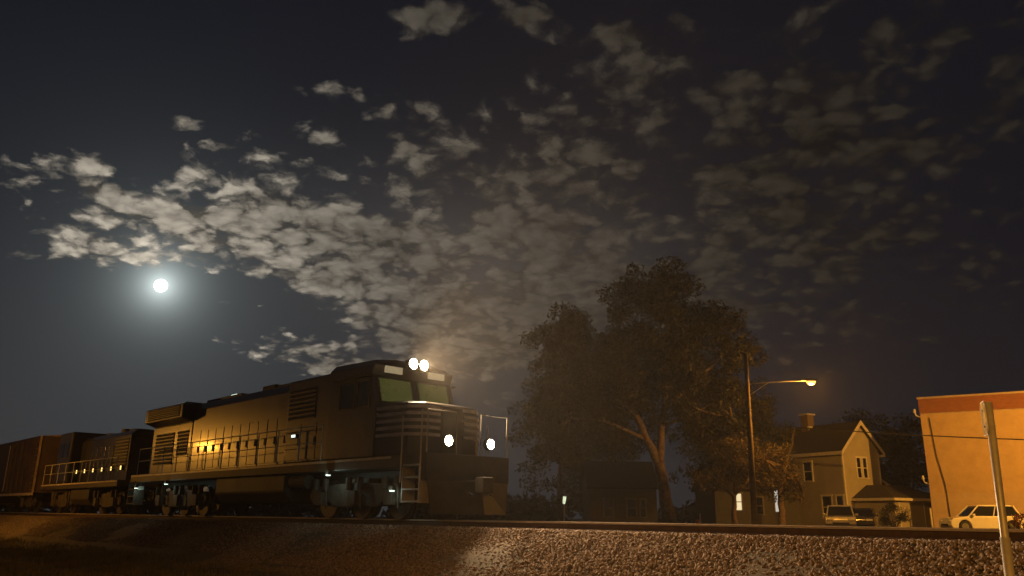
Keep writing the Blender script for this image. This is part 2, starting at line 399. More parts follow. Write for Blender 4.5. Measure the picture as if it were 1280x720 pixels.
def doors(root, x0, x1, n, z0, z1, y):
    w = (x1-x0)/n
    for sy in (-1, 1):
        for i in range(n):
            d = MB().box(x0+i*w+.025, x0+(i+1)*w-.025, min(sy*y, sy*(y+.022)), max(sy*y, sy*(y+.022)), z0, z1)
            o = d.build('hood_door', M['black'], root, bevel=.006)
            MB().box(x0+(i+1)*w-.16, x0+(i+1)*w-.1, min(sy*(y+.0225), sy*(y+.06)), max(sy*(y+.0225), sy*(y+.06)), (z0+z1)/2-.12, (z0+z1)/2+.12).build('latch', M['rail_'], o)

def big_loco():
    root = empty('locomotive', trk(16.4, .1, 0), HEAD); root.scale = (1, 1, 1.045)
    tag(root, 'black freight locomotive leading the train with lit headlights and pale nose stripes', 'locomotive', 'locomotives at the head of the train')
    ZD = 1.62
    f = MB().box(-21.9, -.75, -1.5, 1.5, 1.3, ZD)
    f.box(-20.8, -1.6, -.5, .5, .95, 1.3)
    f.build('underframe', M['blackdirty'], root, bevel=.02)
    for sy in (-1, 1):
        MB().box(-21.85, -2.1, min(sy*1.502, sy*1.512), max(sy*1.502, sy*1.512), ZD-.085, ZD-.02).build('sill_stripe', M['sill'], root)
    # front platform, pilot, plow, steps
    MB().box(-.75, -.55, -1.5, 1.5, .95, ZD+.02).build('pilot_plate', M['blackdirty'], root, bevel=.02)
    pw = MB(); pw.add([(-.54, -1.45, .95), (-.54, 1.45, .95), (-.05, 0, .95), (-.5, -1.35, .14), (-.5, 1.35, .14), (.12, 0, .14)],
                      [(0, 3, 5, 2), (2, 5, 4, 1), (0, 2, 1), (3, 4, 5), (0, 1, 4, 3)])
    pw.build('snow_plow', M['blackdirty'], root)
    for x0, x1 in ((-1.5, -.8), (-21.9, -21.2)):
        for sy in (-1, 1):
            st = MB()
            for i in range(4):
                st.box(x0, x1, min(sy*1.1, sy*1.53), max(sy*1.1, sy*1.53), .42+.3*i, .46+.3*i)
            st.box(x0-.03, x0, min(sy*1.1, sy*1.53), max(sy*1.1, sy*1.53), .4, ZD-.33)
            st.box(x1, x1+.03, min(sy*1.1, sy*1.53), max(sy*1.1, sy*1.53), .4, ZD-.33)
            o = st.build('steps', M['rail_'] if x0 > -5 else M['under'], root)
            MB().box(x1+.031, x1+.045, min(sy*1.14, sy*1.4), max(sy*1.14, sy*1.4), 1.0, 1.16).build('step_reflector', M['stripe'], o)
    for sy in (-1, 1):
        fr = MB()
        fr.tube([(-.6, sy*1.45, ZD), (-.6, sy*1.45, ZD+1.1), (-.6, sy*.45, ZD+1.1), (-.6, sy*.45, ZD)], .019, 6)
        fr.tube([(-.7, sy*1.56, .9), (-.7, sy*1.56, 2.7)], .019, 6); fr.tube([(-1.55, sy*1.56, .9), (-1.55, sy*1.56, 2.6)], .019, 6)
        fr.build('front_handrail', M['rail_'], root)
    # nose
    x1, x2 = -1.35, -3.0
    def nosering(z, fx, hw): return [(x2, -1.45, z), (fx-.35, -hw-.12, z), (fx, -hw+.25, z), (fx, hw-.25, z), (fx-.35, hw+.12, z), (x2, 1.45, z)]
    rings = [nosering(ZD, x1, 1.2), nosering(2.75, x1, 1.2), nosering(3.02, x1-.12, 1.12), nosering(3.1, x1-.45, .95)]
    nv = [p for r_ in rings for p in r_]; nf = []
    for k in range(3):
        for i in range(5): nf.append((k*6+i, k*6+i+1, (k+1)*6+i+1, (k+1)*6+i))
        nf.append((k*6+5, k*6, (k+1)*6, (k+1)*6+5))
    nf += [tuple(range(5, -1, -1)), tuple(range(18, 24))]
    nose = MB().add(nv, nf).build('nose', M['black'], root, bevel=.05, seg=3)
    for k in range(5):
        z0 = 2.13+k*.185
        if k == 4: z0 = 2.865
        dxk = 0 if z0 < 2.7 else .06
        fx, hw, e = x1-dxk*.4, 1.2-dxk*.5, .016
        base = [(x2+.03, -1.448), (fx-.35, -hw-.12), (fx, -hw+.25), (fx, -.42)]
        o_ = [(x, y) for x, y in base]
        off = [(o_[0][0], o_[0][1]-e), (o_[1][0]+e*.4, o_[1][1]-e), (o_[2][0]+e, o_[2][1]-e*.5), (o_[3][0]+e, o_[3][1])]
        for sy in (1, -1):
            s_ = MB(); vs = []
            for (x, y), (xo, yo) in zip(base, off):
                vs += [(x, y*sy, z0), (xo, yo*sy, z0), (xo, yo*sy, z0+.085), (x, y*sy, z0+.085)]
            fs = []
            for i in range(3): fs += [(i*4+a, i*4+(a+1) % 4, (i+1)*4+(a+1) % 4, (i+1)*4+a) for a in range(4)]
            s_.add(vs, fs+[(0, 1, 2, 3), (15, 14, 13, 12)]).build('nose_stripe', M['stripe'], nose)
    MB().box(x1, x1+.02, -.36, .36, ZD+.05, 2.95).build('nose_door', M['black'], nose, bevel=.01)
    # cab
    prof = [(-3.0, ZD), (-3.0, 3.05), (-3.28, 3.92), (-3.16, 4.22), (-3.4, 4.45), (-5.6, 4.5), (-5.6, ZD)]
    ys = [(-1.5, 0), (1.5, 0)]
    cab = MB(); n = len(prof); rows = []
    for y in (-1.5, -1.3, -.6, .6, 1.3, 1.5):
        rows.append([(x, y, z if z < 4.3 else z-(0.28 if abs(y) > 1.4 else .08 if abs(y) > 1.2 else 0)) for x, z in prof])
    vs = [p for r_ in rows for p in r_]; fs = [tuple(range(n)), tuple(range(6*n-1, 5*n-1, -1))]
    for k in range(5): fs += [(k*n+i, (k+1)*n+i, (k+1)*n+(i+1) % n, k*n+(i+1) % n) for i in range(n)]
    cabo = cab.add(vs, fs).build('cab', M['black'], root, bevel=.03, seg=3)
    def wind(y0, y1):
        p = lambda u, y, o: (-3.0-.28*u+o*.95, y, 3.05+.87*u+o*.3)
        fm = MB(); a, b = .12, .9
        for (ya, yb, ua, ub) in ((y0, y1, a-.05, a), (y0, y1, b, b+.05), (y0, y0+.04, a, b), (y1-.04, y1, a, b)):
            fm.add([p(ua, ya, 0), p(ua, yb, 0), p(ub, yb, 0), p(ub, ya, 0), p(ua, ya, .03), p(ua, yb, .03), p(ub, yb, .03), p(ub, ya, .03)],
                   [(0, 1, 2, 3), (4, 5, 6, 7), (0, 1, 5, 4), (1, 2, 6, 5), (2, 3, 7, 6), (3, 0, 4, 7)])
        fo = fm.build('windshield', M['blackdirty'], cabo)
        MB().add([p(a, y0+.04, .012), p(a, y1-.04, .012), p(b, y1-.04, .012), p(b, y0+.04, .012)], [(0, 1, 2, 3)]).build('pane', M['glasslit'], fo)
    wind(-1.32, -.1); wind(.1, 1.32)
    for sy in (-1, 1):
        for xa, xb in ((-3.95, -3.35), (-4.9, -4.15)):
            w = MB().box(xa-.05, xb+.05, min(sy*1.502, sy*1.53), max(sy*1.502, sy*1.53), 3.0, 3.05).box(xa-.05, xb+.05, min(sy*1.502, sy*1.53), max(sy*1.502, sy*1.53), 3.75, 3.8)
            w.box(xa-.05, xa, min(sy*1.502, sy*1.53), max(sy*1.502, sy*1.53), 3.05, 3.75).box(xb, xb+.05, min(sy*1.502, sy*1.53), max(sy*1.502, sy*1.53), 3.05, 3.75)
            wo = w.build('side_window', M['blackdirty'], cabo)
            MB().box(xa, xb, min(sy*1.503, sy*1.512), max(sy*1.503, sy*1.512), 3.05, 3.75).build('pane', M['glass'], wo)
        MB().box(-5.0, -3.3, min(sy*1.5, sy*1.72), max(sy*1.5, sy*1.72), 3.86, 3.9).build('sun_visor', M['blackdirty'], cabo)
        MB().box(-3.2, -3.14, min(sy*.5, sy*1.12), max(sy*.5, sy*1.12), 4.0, 4.19).build('number_board', M['board'], cabo)
    MB().box(-3.25, -3.02, -.36, .36, 4.22, 4.46).build('headlight_housing', M['blackdirty'], cabo, bevel=.02)
    headlamp(root, -3.03, -.2, 4.34, .15, 7500, spot=104); headlamp(root, -3.03, .2, 4.34, .15, 7500, spot=104)
    headlamp(root, -.5, -.80, 1.96, .13, 110, 'ditch_light', 150); headlamp(root, -.5, .72, 1.96, .13, 110, 'ditch_light', 150)
    # equipment behind the cab, long hood, radiators
    MB().box(-8.9, -5.62, -1.12, 1.12, ZD, 4.32).build('auxiliary_cabinet', M['black'], root, bevel=.08)
    hood = MB().prism([(-.93, ZD), (.93, ZD), (.93, 4.05), (.72, 4.34), (-.72, 4.34), (-.93, 4.05)], -17.1, -8.92, 'x').build('long_hood', M['black'], root, bevel=.03)
    rad = MB().box(-21.35, -17.12, -.95, .95, ZD, 3.6)
    rad.prism([(-.95, 3.6), (.95, 3.6), (1.45, 3.75), (1.45, 4.3), (1.3, 4.38), (-1.3, 4.38), (-1.45, 4.3), (-1.45, 3.75)], -21.2, -17.12, 'x')
    rad.build('radiator_section', M['black'], root, bevel=.03)
    doors(root, -16.9, -9.1, 11, ZD+.12, 3.2, .932)
    grille(root, -20.8, -17.4, 3.8, 4.25, 1.452, 6, 'radiator_grille')
    grille(root, -20.9, -18.9, 2.0, 3.3, .952, 9); grille(root, -18.5, -17.4, 2.3, 3.3, .952, 7)
    grille(root, -8.7, -7.0, 3.0, 4.0, 1.122, 7)
    doors(root, -8.8, -5.8, 3, ZD+.12, 2.85, 1.122)
    MB().box(-12.4, -11.4, -.35, .35, 4.342, 4.6).build('exhaust_stack', M['under'], root, bevel=.03)
    MB().box(-16.8, -13.6, -.6, .6, 4.342, 4.46).build('roof_hatch', M['blackdirty'], root, bevel=.03)
    MB().box(-10.9, -9.3, -.5, .5, 4.342, 4.48).build('roof_hatch', M['blackdirty'], root, bevel=.03)
    hn = MB()
    for i, y in enumerate((-.25, 0, .25)): hn.cyl((-7.2, y, 4.55), (-6.65+.1*i, y, 4.58), .03, .1, 14)
    hn.box(-7.3, -7.1, -.35, .35, 4.325, 4.56); hn.build('horn', M['under'], root)
    handrail(root, -5.8, -21.2, 11, ZD)
    # tank, air reservoirs
    MB().prism([(-1.4, .75), (-1.1, .42), (1.1, .42), (1.4, .75), (1.4, 1.29), (-1.4, 1.29)], -13.3, -8.1, 'x').build('fuel_tank', M['blackdirty'], root, bevel=.06)
    for sy in (-1, 1):
        MB().cyl((-7.9, sy*1.2, 1.05), (-6.9, sy*1.2, 1.05), .2, n=16).build('air_reservoir', M['under'], root)
    wheelset_truck(root, -4.4, 3, 1.85); wheelset_truck(root, -17.3, 3, 1.85)
    coupler(root, -.55, 1); coupler(root, -21.9, -1)
    for sy in (-1, 1):
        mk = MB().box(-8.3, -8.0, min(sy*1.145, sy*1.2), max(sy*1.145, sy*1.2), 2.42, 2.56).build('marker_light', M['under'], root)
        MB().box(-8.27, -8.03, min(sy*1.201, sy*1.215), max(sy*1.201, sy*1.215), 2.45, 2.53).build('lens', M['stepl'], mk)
        for (ya, yb, ux0) in ((.12, .9, -3.03), ):
            MB().tube([(-3.02, sy*ya+sy*.2, 3.1), (-3.12, sy*(ya+.45), 3.42)], .012, 6).build('wiper', M['cable'], cabo)
    rb = MB().box(-15.2, -14.6, -.3, -.1, 4.462, 4.56).build('roof_glint', M['under'], root)  # added glowing strip, stands in for the moonlit glint on the roof edge
    MB().box(-15.15, -14.65, -.325, -.301, 4.48, 4.55).build('lens', M['stepl'], rb)  # emissive face of the glint, not a lamp glass
    # step and ground lamps under the walkway
    for (x, z, r_, e) in ((-1.9, .74, .05, 5), (-5.2, 1.22, .06, 6), (-17.6, 1.2, .05, 3), (-20.9, 1.1, .05, 3)):
        for sy in (-1, ):
            o = MB().box(x-.09, x+.09, sy*1.62, sy*1.505, z-.02, z+.1).build('step_light', M['under'], root, bevel=.01)
            MB().cyl((x, sy*1.56, z-.021), (x, sy*1.56, z-.05), .07, n=14).build('lens', M['stepl'], o)
            add_light('step_lamp', root, (x, sy*1.64, z-.1), e, (.72, 1, .84), .05)
    return root
LOCO = big_loco()

def small_loco():
    root = empty('locomotive', trk(39.8, 0, 0), HEAD)
    tag(root, 'shorter black second locomotive coupled behind the lead engine with small amber walkway lamps', 'locomotive', 'locomotives at the head of the train')
    ZD = 1.55; L = 13.0
    MB().box(-L, -.5, -1.5, 1.5, 1.25, ZD).build('underframe', M['blackdirty'], root, bevel=.02)
    for sy in (-1, 1):
        MB().box(-L+.05, -.55, min(sy*1.502, sy*1.512), max(sy*1.502, sy*1.512), ZD-.085, ZD-.02).build('sill_stripe', M['sill'], root)
    MB().prism([(-.9, ZD), (.9, ZD), (.9, 3.75), (.65, 3.98), (-.65, 3.98), (-.9, 3.75)], -8.6, -1.2, 'x').build('long_hood', M['black'], root, bevel=.03)
    MB().box(-10.9, -8.62, -1.45, 1.45, ZD, 4.3).build('cab', M['black'], root, bevel=.09)
    cabr = [o for o in bpy.data.objects if o.parent == root and o.name.startswith('cab')][0]
    for sy in (-1, 1):
        for xa, xb in ((-10.6, -9.9), (-9.7, -9.0)):
            MB().box(xa, xb, min(sy*1.452, sy*1.47), max(sy*1.452, sy*1.47), 2.95, 3.7).build('window_pane', M['glass'], cabr)
    MB().box(-12.2, -10.92, -.9, .9, ZD, 2.9).build('short_hood', M['black'], root, bevel=.08)
    doors(root, -8.4, -3.4, 8, ZD+.1, 3.3, .902)
    grille(root, -3.2, -1.4, 2.2, 3.6, .902, 9, 'radiator_grille')
    MB().cyl((-4.5, 0, 3.95), (-4.5, 0, 4.25), .3, n=18).cyl((-2.5, 0, 3.95), (-2.5, 0, 4.1), .55, n=20).cyl((-6.6, 0, 3.95), (-6.6, 0, 4.15), .35, n=18).build('roof_fan', M['under'], root)
    handrail(root, -.8, -L+.3, 9, ZD)
    MB().prism([(-1.3, .7), (-1.0, .42), (1.0, .42), (1.3, .7), (1.3, 1.24), (-1.3, 1.24)], -8.0, -5.0, 'x').build('fuel_tank', M['blackdirty'], root, bevel=.05)
    for i in range(8):
        x = -1.7-i*1.35
        o = MB().box(x-.08, x+.08, -1.03, -.93, ZD+.5, ZD+.72).build('walkway_lamp', M['under'], root)
        MB().box(x-.055, x+.055, -1.05, -1.031, ZD+.52, ZD+.7).build('lens', M['orangel'], o)
    wheelset_truck(root, -2.9, 2, 2.5); wheelset_truck(root, -10.1, 2, 2.5)
    coupler(root, -.5, 1); coupler(root, -L, -1)
small_loco()

def boxcar():
    root = empty('boxcar', trk(54.5, 0, 0), HEAD)
    tag(root, 'rust coloured boxcar with pale corner posts at the far left of the train', 'boxcar')
    L = 15.4
    MB().box(-L, 0, -1.42, 1.42, 1.15, 4.45).build('body', M['boxcar'], root, bevel=.03)
    MB().prism([(-1.5, 4.452), (1.5, 4.452), (0, 4.62)], -L, 0, 'x').build('roof', M['boxtrim'], root)
    for sy in (-1, 1):
        for i in range(13):
            x = -.6-i*(L-1.2)/12
            if 5 <= i <= 7: continue
            MB().box(x-.05, x+.05, min(sy*1.422, sy*1.48), max(sy*1.422, sy*1.48), 1.2, 4.35).build('side_rib', M['boxcar'], root)
    for sy in (-1, 1):
        d = MB().box(-L/2-1.4, -L/2+1.4, min(sy*1.422, sy*1.5), max(sy*1.422, sy*1.5), 1.2, 4.3).build('sliding_door', M['boxcar'], root, bevel=.01)
        MB().tube([(-L/2+.9, sy*1.54, 1.3), (-L/2+.9, sy*1.54, 4.2)], .025, 6).build('door_bar', M['rail_'], d)
        for x in (0, -L):
            MB().box(x-.09, x+.09, min(sy*1.425, sy*1.51), max(sy*1.425, sy*1.51), 1.15, 4.44).build('corner_post', M['boxtrim'], root)
        ld = MB()
        for i in range(8): ld.tube([(-.15, sy*1.53, 1.3+i*.4), (-.62, sy*1.53, 1.3+i*.4)], .016, 5)
        ld.build('ladder', M['boxtrim'], root)
        MB().box(-L, 0, min(sy*1.425, sy*1.49), max(sy*1.425, sy*1.49), 1.0, 1.149).build('side_sill', M['sill'], root)
    wheelset_truck(root, -2.3, 2, 1.75); wheelset_truck(root, -L+2.3, 2, 1.75)
    coupler(root, 0, 1); coupler(root, -L, -1)
boxcar()

# ------------------------------------------------------------------ street lamps
def lamp_head(root, p, ang, energy, lcol=(1, .41, .045), down=False, aim=None):
    d = Vector((math.cos(ang), math.sin(ang), 0)); s_ = Vector((-d.y, d.x, 0))
    pts = []
    for u, w, z0, z1 in ((-.35, .07, .02, .12), (0, .17, -.04, .14), (.4, .16, -.05, .12), (.6, .06, -.01, .06)):
        for sy in (-1, 1):
            pts += [p+d*u+s_*w*sy+Vector((0, 0, z0)), p+d*u+s_*w*sy*.7+Vector((0, 0, z1))]
    fs = []
    for k in range(3):
        a = k*4; b = a+4
        fs += [(a, b, b+1, a+1), (a+2, a+3, b+3, b+2), (a+1, b+1, b+3, a+3), (a, a+2, b+2, b)]
    fs += [(0, 1, 3, 2), (12, 14, 15, 13)]
    h = MB().add(pts, fs).build('lamp_head', M['metal'], root, bevel=.01)
    c = p+d*.2+Vector((0, 0, -.05)); lb = MB(); rr = [(.2, 0), (.19, -.08), (.14, -.16), (.06, -.2)]
    vs = []; n = 16
    for r_, z in rr:
        for i in range(n):
            t = 2*math.pi*i/n; vs.append(c+d*(r_*1.4*math.cos(t))+s_*(r_*math.sin(t))+Vector((0, 0, z)))
    fs = [(k*n+i, k*n+(i+1) % n, (k+1)*n+(i+1) % n, (k+1)*n+i) for k in range(3) for i in range(n)]+[tuple(range(3*n, 4*n))]
    lb.add(vs, fs).build('lens', M['sodium'], h, smooth=True)
    if aim:
        e = aim.to_track_quat('-Z', 'Y').to_euler()
        l_ = add_light('street_light', root, c+Vector((0, 0, -.3)), energy, lcol, .12, 148, e); l_.data.spot_blend = .25
        return
    add_light('street_light', root, c+Vector((0, 0, -.3)), energy, lcol, .12, 164 if down else None, (0, 0, 0) if down else None)
def street_lamp(base, h, ang, reach, energy, label, lean=(0, 0), rise=.1, rad=.15, drop=None, down=True, aim=None):
    root = empty('street_lamp', base)
    tag(root, label, 'street lamp', 'sodium street lamps on poles')
    top = Vector((lean[0], lean[1], h))
    MB().tube([(0, 0, -.3), top*.5, top], [rad, rad*.82, rad*.62], 16).build('pole', M['wood'], root, smooth=True)
    zl = h-(drop or .4)
    d = Vector((math.cos(ang), math.sin(ang), 0)); a0 = Vector((lean[0]*zl/h, lean[1]*zl/h, zl))
    MB().tube([a0+d*.08, a0+d*reach*.35+Vector((0, 0, rise*.6)), a0+d*reach*.75+Vector((0, 0, rise)), a0+d*(reach-.3)+Vector((0, 0, rise))], .035, 8).build('arm', M['metal'], root)
    MB().tube([a0+d*.08+Vector((0, 0, -.7)), a0+d*reach*.35+Vector((0, 0, rise*.5))], .016, 6).build('brace', M['metal'], root)
    lamp_head(root, a0+d*reach+Vector((0, 0, rise+.02)), ang, energy, down=down, aim=aim)
    return root
PY = 50.2
pb = at(943, 650, PY); pb.z = -.6
ptop = at(932, 442, PY)
arm_end = at(1017, 478, PY-.5)
zl = arm_end.z - pb.z + .12
hp = ptop.z-pb.z
root = street_lamp(pb, hp, math.atan2(-.3, arm_end.x-ptop.x), (arm_end.x-ptop.x)-.25, 2600, 'tall wooden utility pole with one glowing orange street lamp on a long arm', lean=(ptop.x-pb.x, 0), rise=.2, rad=.2, drop=hp-zl+.2, down=False)
# lamps beyond the edges of the picture that light the building, the gravel and the train
street_lamp(Vector((37.5, 42, -.6)), 9.4, R(100), 2.6, 13000, 'wooden pole with a glowing orange street lamp facing the painted brick building', down=False, aim=Vector((.45, .8, -.35)))
street_lamp(Vector((-1.5, -7.5, -1.5)), 9.0, R(60), 2.4, 4300, 'wooden pole with a glowing orange street lamp closest to the gravel slope')
lp = trk(48, 9.3, -1.4)
street_lamp(lp, 6.0, R(60), 1.0, 1100, 'short wooden pole with a glowing orange street lamp beside the train', down=False)

# overhead cable across the house and the brick building
def cable(p0, p1, sag, r, label):
    pts = [p0.lerp(p1, i/24)+Vector((0, 0, -sag*4*(i/24)*(1-i/24))) for i in range(25)]
    tag(MB().tube(pts, r, 6).build('overhead_cable', M['cable']), label, 'cable')
c0 = at(1068, 536, 56); c1 = at(1290, 545, 47); dd = c1-c0
cable(c0-dd*.55, c0+dd*1.8, .25, .035, 'black overhead cable strung across the front of the painted brick building')

# ------------------------------------------------------------------ windows on buildings
def window(parent, o, ux, un, w, h, lit=None, bars=True, name='window', trim='trim'):
    """o: lower centre on the wall, ux: along wall, un: outward"""
    up = Vector((0, 0, 1))
    def bx(mb, a0, a1, b0, b1, z0, z1):
        vs = []
        for (a, b, z) in ((a0, b0, z0), (a1, b0, z0), (a1, b1, z0), (a0, b1, z0), (a0, b0, z1), (a1, b0, z1), (a1, b1, z1), (a0, b1, z1)): vs.append(o+ux*a+un*b+up*z)
        mb.add(vs, [(3, 2, 1, 0), (4, 5, 6, 7), (0, 1, 5, 4), (1, 2, 6, 5), (2, 3, 7, 6), (3, 0, 4, 7)])
    root = empty(name, (0, 0, 0)); root.parent = parent
    f = MB(); t = .12
    bx(f, -w/2-t, -w/2, -.02, .06, 0, h); bx(f, w/2, w/2+t, -.02, .06, 0, h); bx(f, -w/2-t-.03, w/2+t+.03, -.02, .08, h+.002, h+t+.03)
    f.build('frame', M[trim], root)
    s_ = MB(); bx(s_, -w/2-t-.05, w/2+t+.05, -.02, .11, -.08, -.002); s_.build('sill', M[trim], root)
    p = MB(); bx(p, -w/2, w/2, .004, .012, 0, h); p.build('pane', lit or M['glass'], root)
    if bars:
        b = MB(); bx(b, -w/2, w/2, .013, .04, h/2-.03, h/2+.03); b.build('sash_bar', M[trim], root)
    return root

# ------------------------------------------------------------------ beige house
def house():
    cor = at(1061, 655, 66); cor.z = -.7         # near corner
    g = R(28)                                    # gable wall heading away to the right
    ux = Vector((math.cos(g), math.sin(g), 0)); uy = Vector((-math.cos(R(40)), math.sin(R(40)), 0))
    uy = Vector((-ux.y, ux.x, 0))
    # long wall direction so that it recedes left: perpendicular to the gable wall
    rz = math.atan2(ux.y, ux.x)
    root = empty('house', cor, rz)
    tag(root, 'two storey beige clapboard house with gable and brick chimney left of the painted building', 'house')
    W, Lh, H, P = 4.4, 8.2, 6.35, 8.5
    wl = MB()
    wl.add([(0, 0, -.2), (W, 0, -.2), (W, Lh, -.2), (0, Lh, -.2), (0, 0, H), (W, 0, H), (W, Lh, H), (0, Lh, H), (W/2, 0, P), (W/2, Lh, P)],
           [(0, 1, 5, 8, 4), (2, 3, 7, 9, 6), (3, 0, 4, 7), (1, 2, 6, 5)])
    wl.build('wall', M['siding'], root)
    rf = MB(); ov = .35; th = .14; sl = (P-H)/(W/2)
    for sx in (-1, 1):
        xe = W/2+sx*(W/2+ov); ze = P-sl*(W/2+ov)
        rf.add([(W/2, -ov, P+.02), (xe, -ov, ze+.02), (xe, Lh+ov, ze+.02), (W/2, Lh+ov, P+.02), (W/2, -ov, P+th+.05), (xe, -ov, ze+th), (xe, Lh+ov, ze+th), (W/2, Lh+ov, P+th+.05)],
               [(0, 1, 2, 3), (4, 5, 6, 7), (0, 1, 5, 4), (1, 2, 6, 5), (2, 3, 7, 6), (3, 0, 4, 7)])
    ro = rf.build('roof', M['shingle'], root)
    tr = MB()
    for sx in (-1, 1):      # rake boards
        xe = W/2+sx*(W/2+ov+.02); ze = P-sl*(W/2+ov+.02)
        tr.add([(W/2, -ov-.05, P-.14), (xe, -ov-.05, ze-.14), (xe, -ov-.05, ze+th+.03), (W/2, -ov-.05, P+th+.08), (W/2, -ov-.003, P-.14), (xe, -ov-.003, ze-.14), (xe, -ov-.003, ze+th+.03), (W/2, -ov-.003, P+th+.08)],
               [(0, 1, 2, 3), (4, 5, 6, 7), (0, 1, 5, 4), (1, 2, 6, 5), (2, 3, 7, 6), (3, 0, 4, 7)])
    ze = P-sl*(W/2+ov); tr.box(-ov-.06, -ov-.003, -ov, Lh+ov, ze-.16, ze+th-.02)
    tr.box(W+ov+.003, W+ov+.06, -ov, Lh+ov, ze-.16, ze+th-.02)
    tr.build('fascia', M['trim'], ro)
    ct = MB()
    ct.box(-.03, .12, -.03, -.002, 0, H-.4).box(-.03, -.002, -.001, .12, 0, H-.4).box(W-.12, W+.03, -.03, -.002, 0, H-.2)
    ct.build('corner_board', M['trim'], root)
    cx, cy = W/2-.1, Lh*.62
    ch = MB().box(cx-.38, cx+.38, cy-.38, cy+.38, P-1.0, P+1.15).build('chimney', M['chim'], ro)
    MB().box(cx-.5, cx+.5, cy-.5, cy+.5, P+1.152, P+1.27).build('chimney_cap', M['trim'], ro)
    MB().box(cx-.52, cx+.0, cy-.55, cy-.382, P-.06, P+.14).build('flashing', M['trim'], ro)
    V = Vector
    for u in (-.36, .36): window(root, V((W*.5+u, 0, 4.1)), V((1, 0, 0)), V((0, -1, 0)), .42, 1.55, name='window')
    window(root, V((0, 3.6, 3.9)), V((0, 1, 0)), V((-1, 0, 0)), .8, 1.5)
    window(root, V((0, 1.9, .9)), V((0, 1, 0)), V((-1, 0, 0)), .9, 1.7)
    window(root, V((0, .6, .9)), V((0, 1, 0)), V((-1, 0, 0)), .62, 1.7, bars=False)
    # front hip-roofed room
    a0, a1, b0, b1, eh, rh = .9, 7.2, -3.6, -.003, 2.35, 3.5
    MB().box(a0, a1, b0, b1, -.2, eh).build('front_room_wall', M['siding'], root)
    hp_ = MB(); e = .35
    hp_.add([(a0-e, b0-e, eh+.05), (a1+e, b0-e, eh+.05), (a1+e, -.004, eh+.05), (a0-e, -.004, eh+.05), (a0+1.6, -1.4, rh), (a1-1.9, -1.4, rh), (a1-1.9, -.004, rh), (a0+1.6, -.004, rh)],
            [(0, 1, 5, 4), (1, 2, 6, 5), (3, 0, 4, 7), (4, 5, 6, 7), (2, 3, 7, 6), (0, 3, 2, 1)])
    r2 = hp_.build('front_room_roof', M['shingle'], root)
    MB().box(a0-e-.04, a1+e+.04, b0-e-.05, b0-e-.002, eh-.12, eh+.08).box(a0-e-.05, a0-e-.002, b0-e, -.004, eh-.12, eh+.08).build('fascia', M['trim'], r2)
    dr = MB().box(a0+.6, a0+3.4, b0-.04, b0-.003, -.05, 2.0).build('garage_door', M['siding'], root)
    MB().box(a0+.5, a0+.598, b0-.06, b0-.003, -.05, 2.1).box(a0+3.402, a0+3.5, b0-.06, b0-.003, -.05, 2.1).box(a0+.5, a0+3.5, b0-.06, b0-.003, 2.102, 2.2).build('door_frame', M['trim'], dr)
    MB().box(a1-.9, a1-.75, b0-.03, b0-.003, 0, eh-.1).build('corner_post', M['trim'], root)
    # lean-to behind the gable's right
    MB().add([(W+.003, 1.0, -.2), (W+2.2, 1.0, -.2), (W+2.2, 5, -.2), (W+.003, 5, -.2), (W+.003, 1.0, 4.35), (W+2.2, 1.0, 3.3), (W+2.2, 5, 3.3), (W+.003, 5, 4.35)],
             [(0, 1, 5, 4), (1, 2, 6, 5), (2, 3, 7, 6), (3, 0, 4, 7)]).build('side_wing_wall', M['siding'], root)
    l = MB().add([(W+.003, .7, 4.4), (W+2.55, .7, 3.2), (W+2.55, 5.2, 3.2), (W+.003, 5.2, 4.4), (W+.003, .7, 4.52), (W+2.55, .7, 3.32), (W+2.55, 5.2, 3.32), (W+.003, 5.2, 4.52)],
                 [(0, 1, 2, 3), (4, 5, 6, 7), (0, 1, 5, 4), (1, 2, 6, 5), (2, 3, 7, 6), (3, 0, 4, 7)]).build('side_wing_roof', M['shingle'], root)
    MB().add([(W+.01, .66, 4.3), (W+2.6, .66, 3.1), (W+2.6, .66, 3.34), (W+.01, .66, 4.56), (W+.01, .697, 4.3), (W+2.6, .697, 3.1), (W+2.6, .697, 3.34), (W+.01, .697, 4.56)],
             [(0, 1, 2, 3), (4, 5, 6, 7), (0, 1, 5, 4), (1, 2, 6, 5), (2, 3, 7, 6), (3, 0, 4, 7)]).build('fascia', M['trim'], l)
house()

# ------------------------------------------------------------------ painted brick building
def shop():
    Yb = 62
    a = at(1168, 657, Yb); a.z = -.62; tl = at(1151, 497, Yb)
    H = tl.z-a.z
    ang = R(-33)
    root = empty('brick_building', a, ang)
    tag(root, 'large cream painted brick building with a red brick parapet filling the right edge', 'building')
    Wd, D = 24, 14
    MB().box(0, Wd, 0, D, -.2, H-1.25).build('wall', M['paintbrick'], root)
    MB().box(-.012, Wd, -.012, -.003, -.2, 2.7).build('painted_base', M['basebrick'], root)
    MB().box(-.03, Wd+.03, -.03, D, H-1.248, H-.14).build('parapet', M['redbrick'], root)
    MB().box(-.1, Wd+.1, -.1, D+.03, H-.138, H).build('coping', M['coping'], root)
    MB().box(-.02, Wd, -.02, -.002, H-1.33, H-1.25).build('belt_course', M['coping'], root)
    MB().tube([(1.15, -.07, 0), (1.1, -.07, 3.2), (.75, -.07, 5.5), (.6, -.07, H-1.6)], .03, 8).build('conduit', M['cable'], root)
    for z in (H-1.5, 3.35):
        b = MB().tube([(-.005, .2, z), (-.28, .05, z+.12), (-.36, 0, z+.38)], .05, 8).cyl((-.36, 0, z+.36), (-.36, 0, z+.62), .11, .07, 12)
        b.build('wall_bracket', M['trim'], root)
    MB().tube([(-.12, -.12, 0), (-.12, -.12, 1.6)], .07, 10).build('pipe_guard', M['trim'], root)
shop()

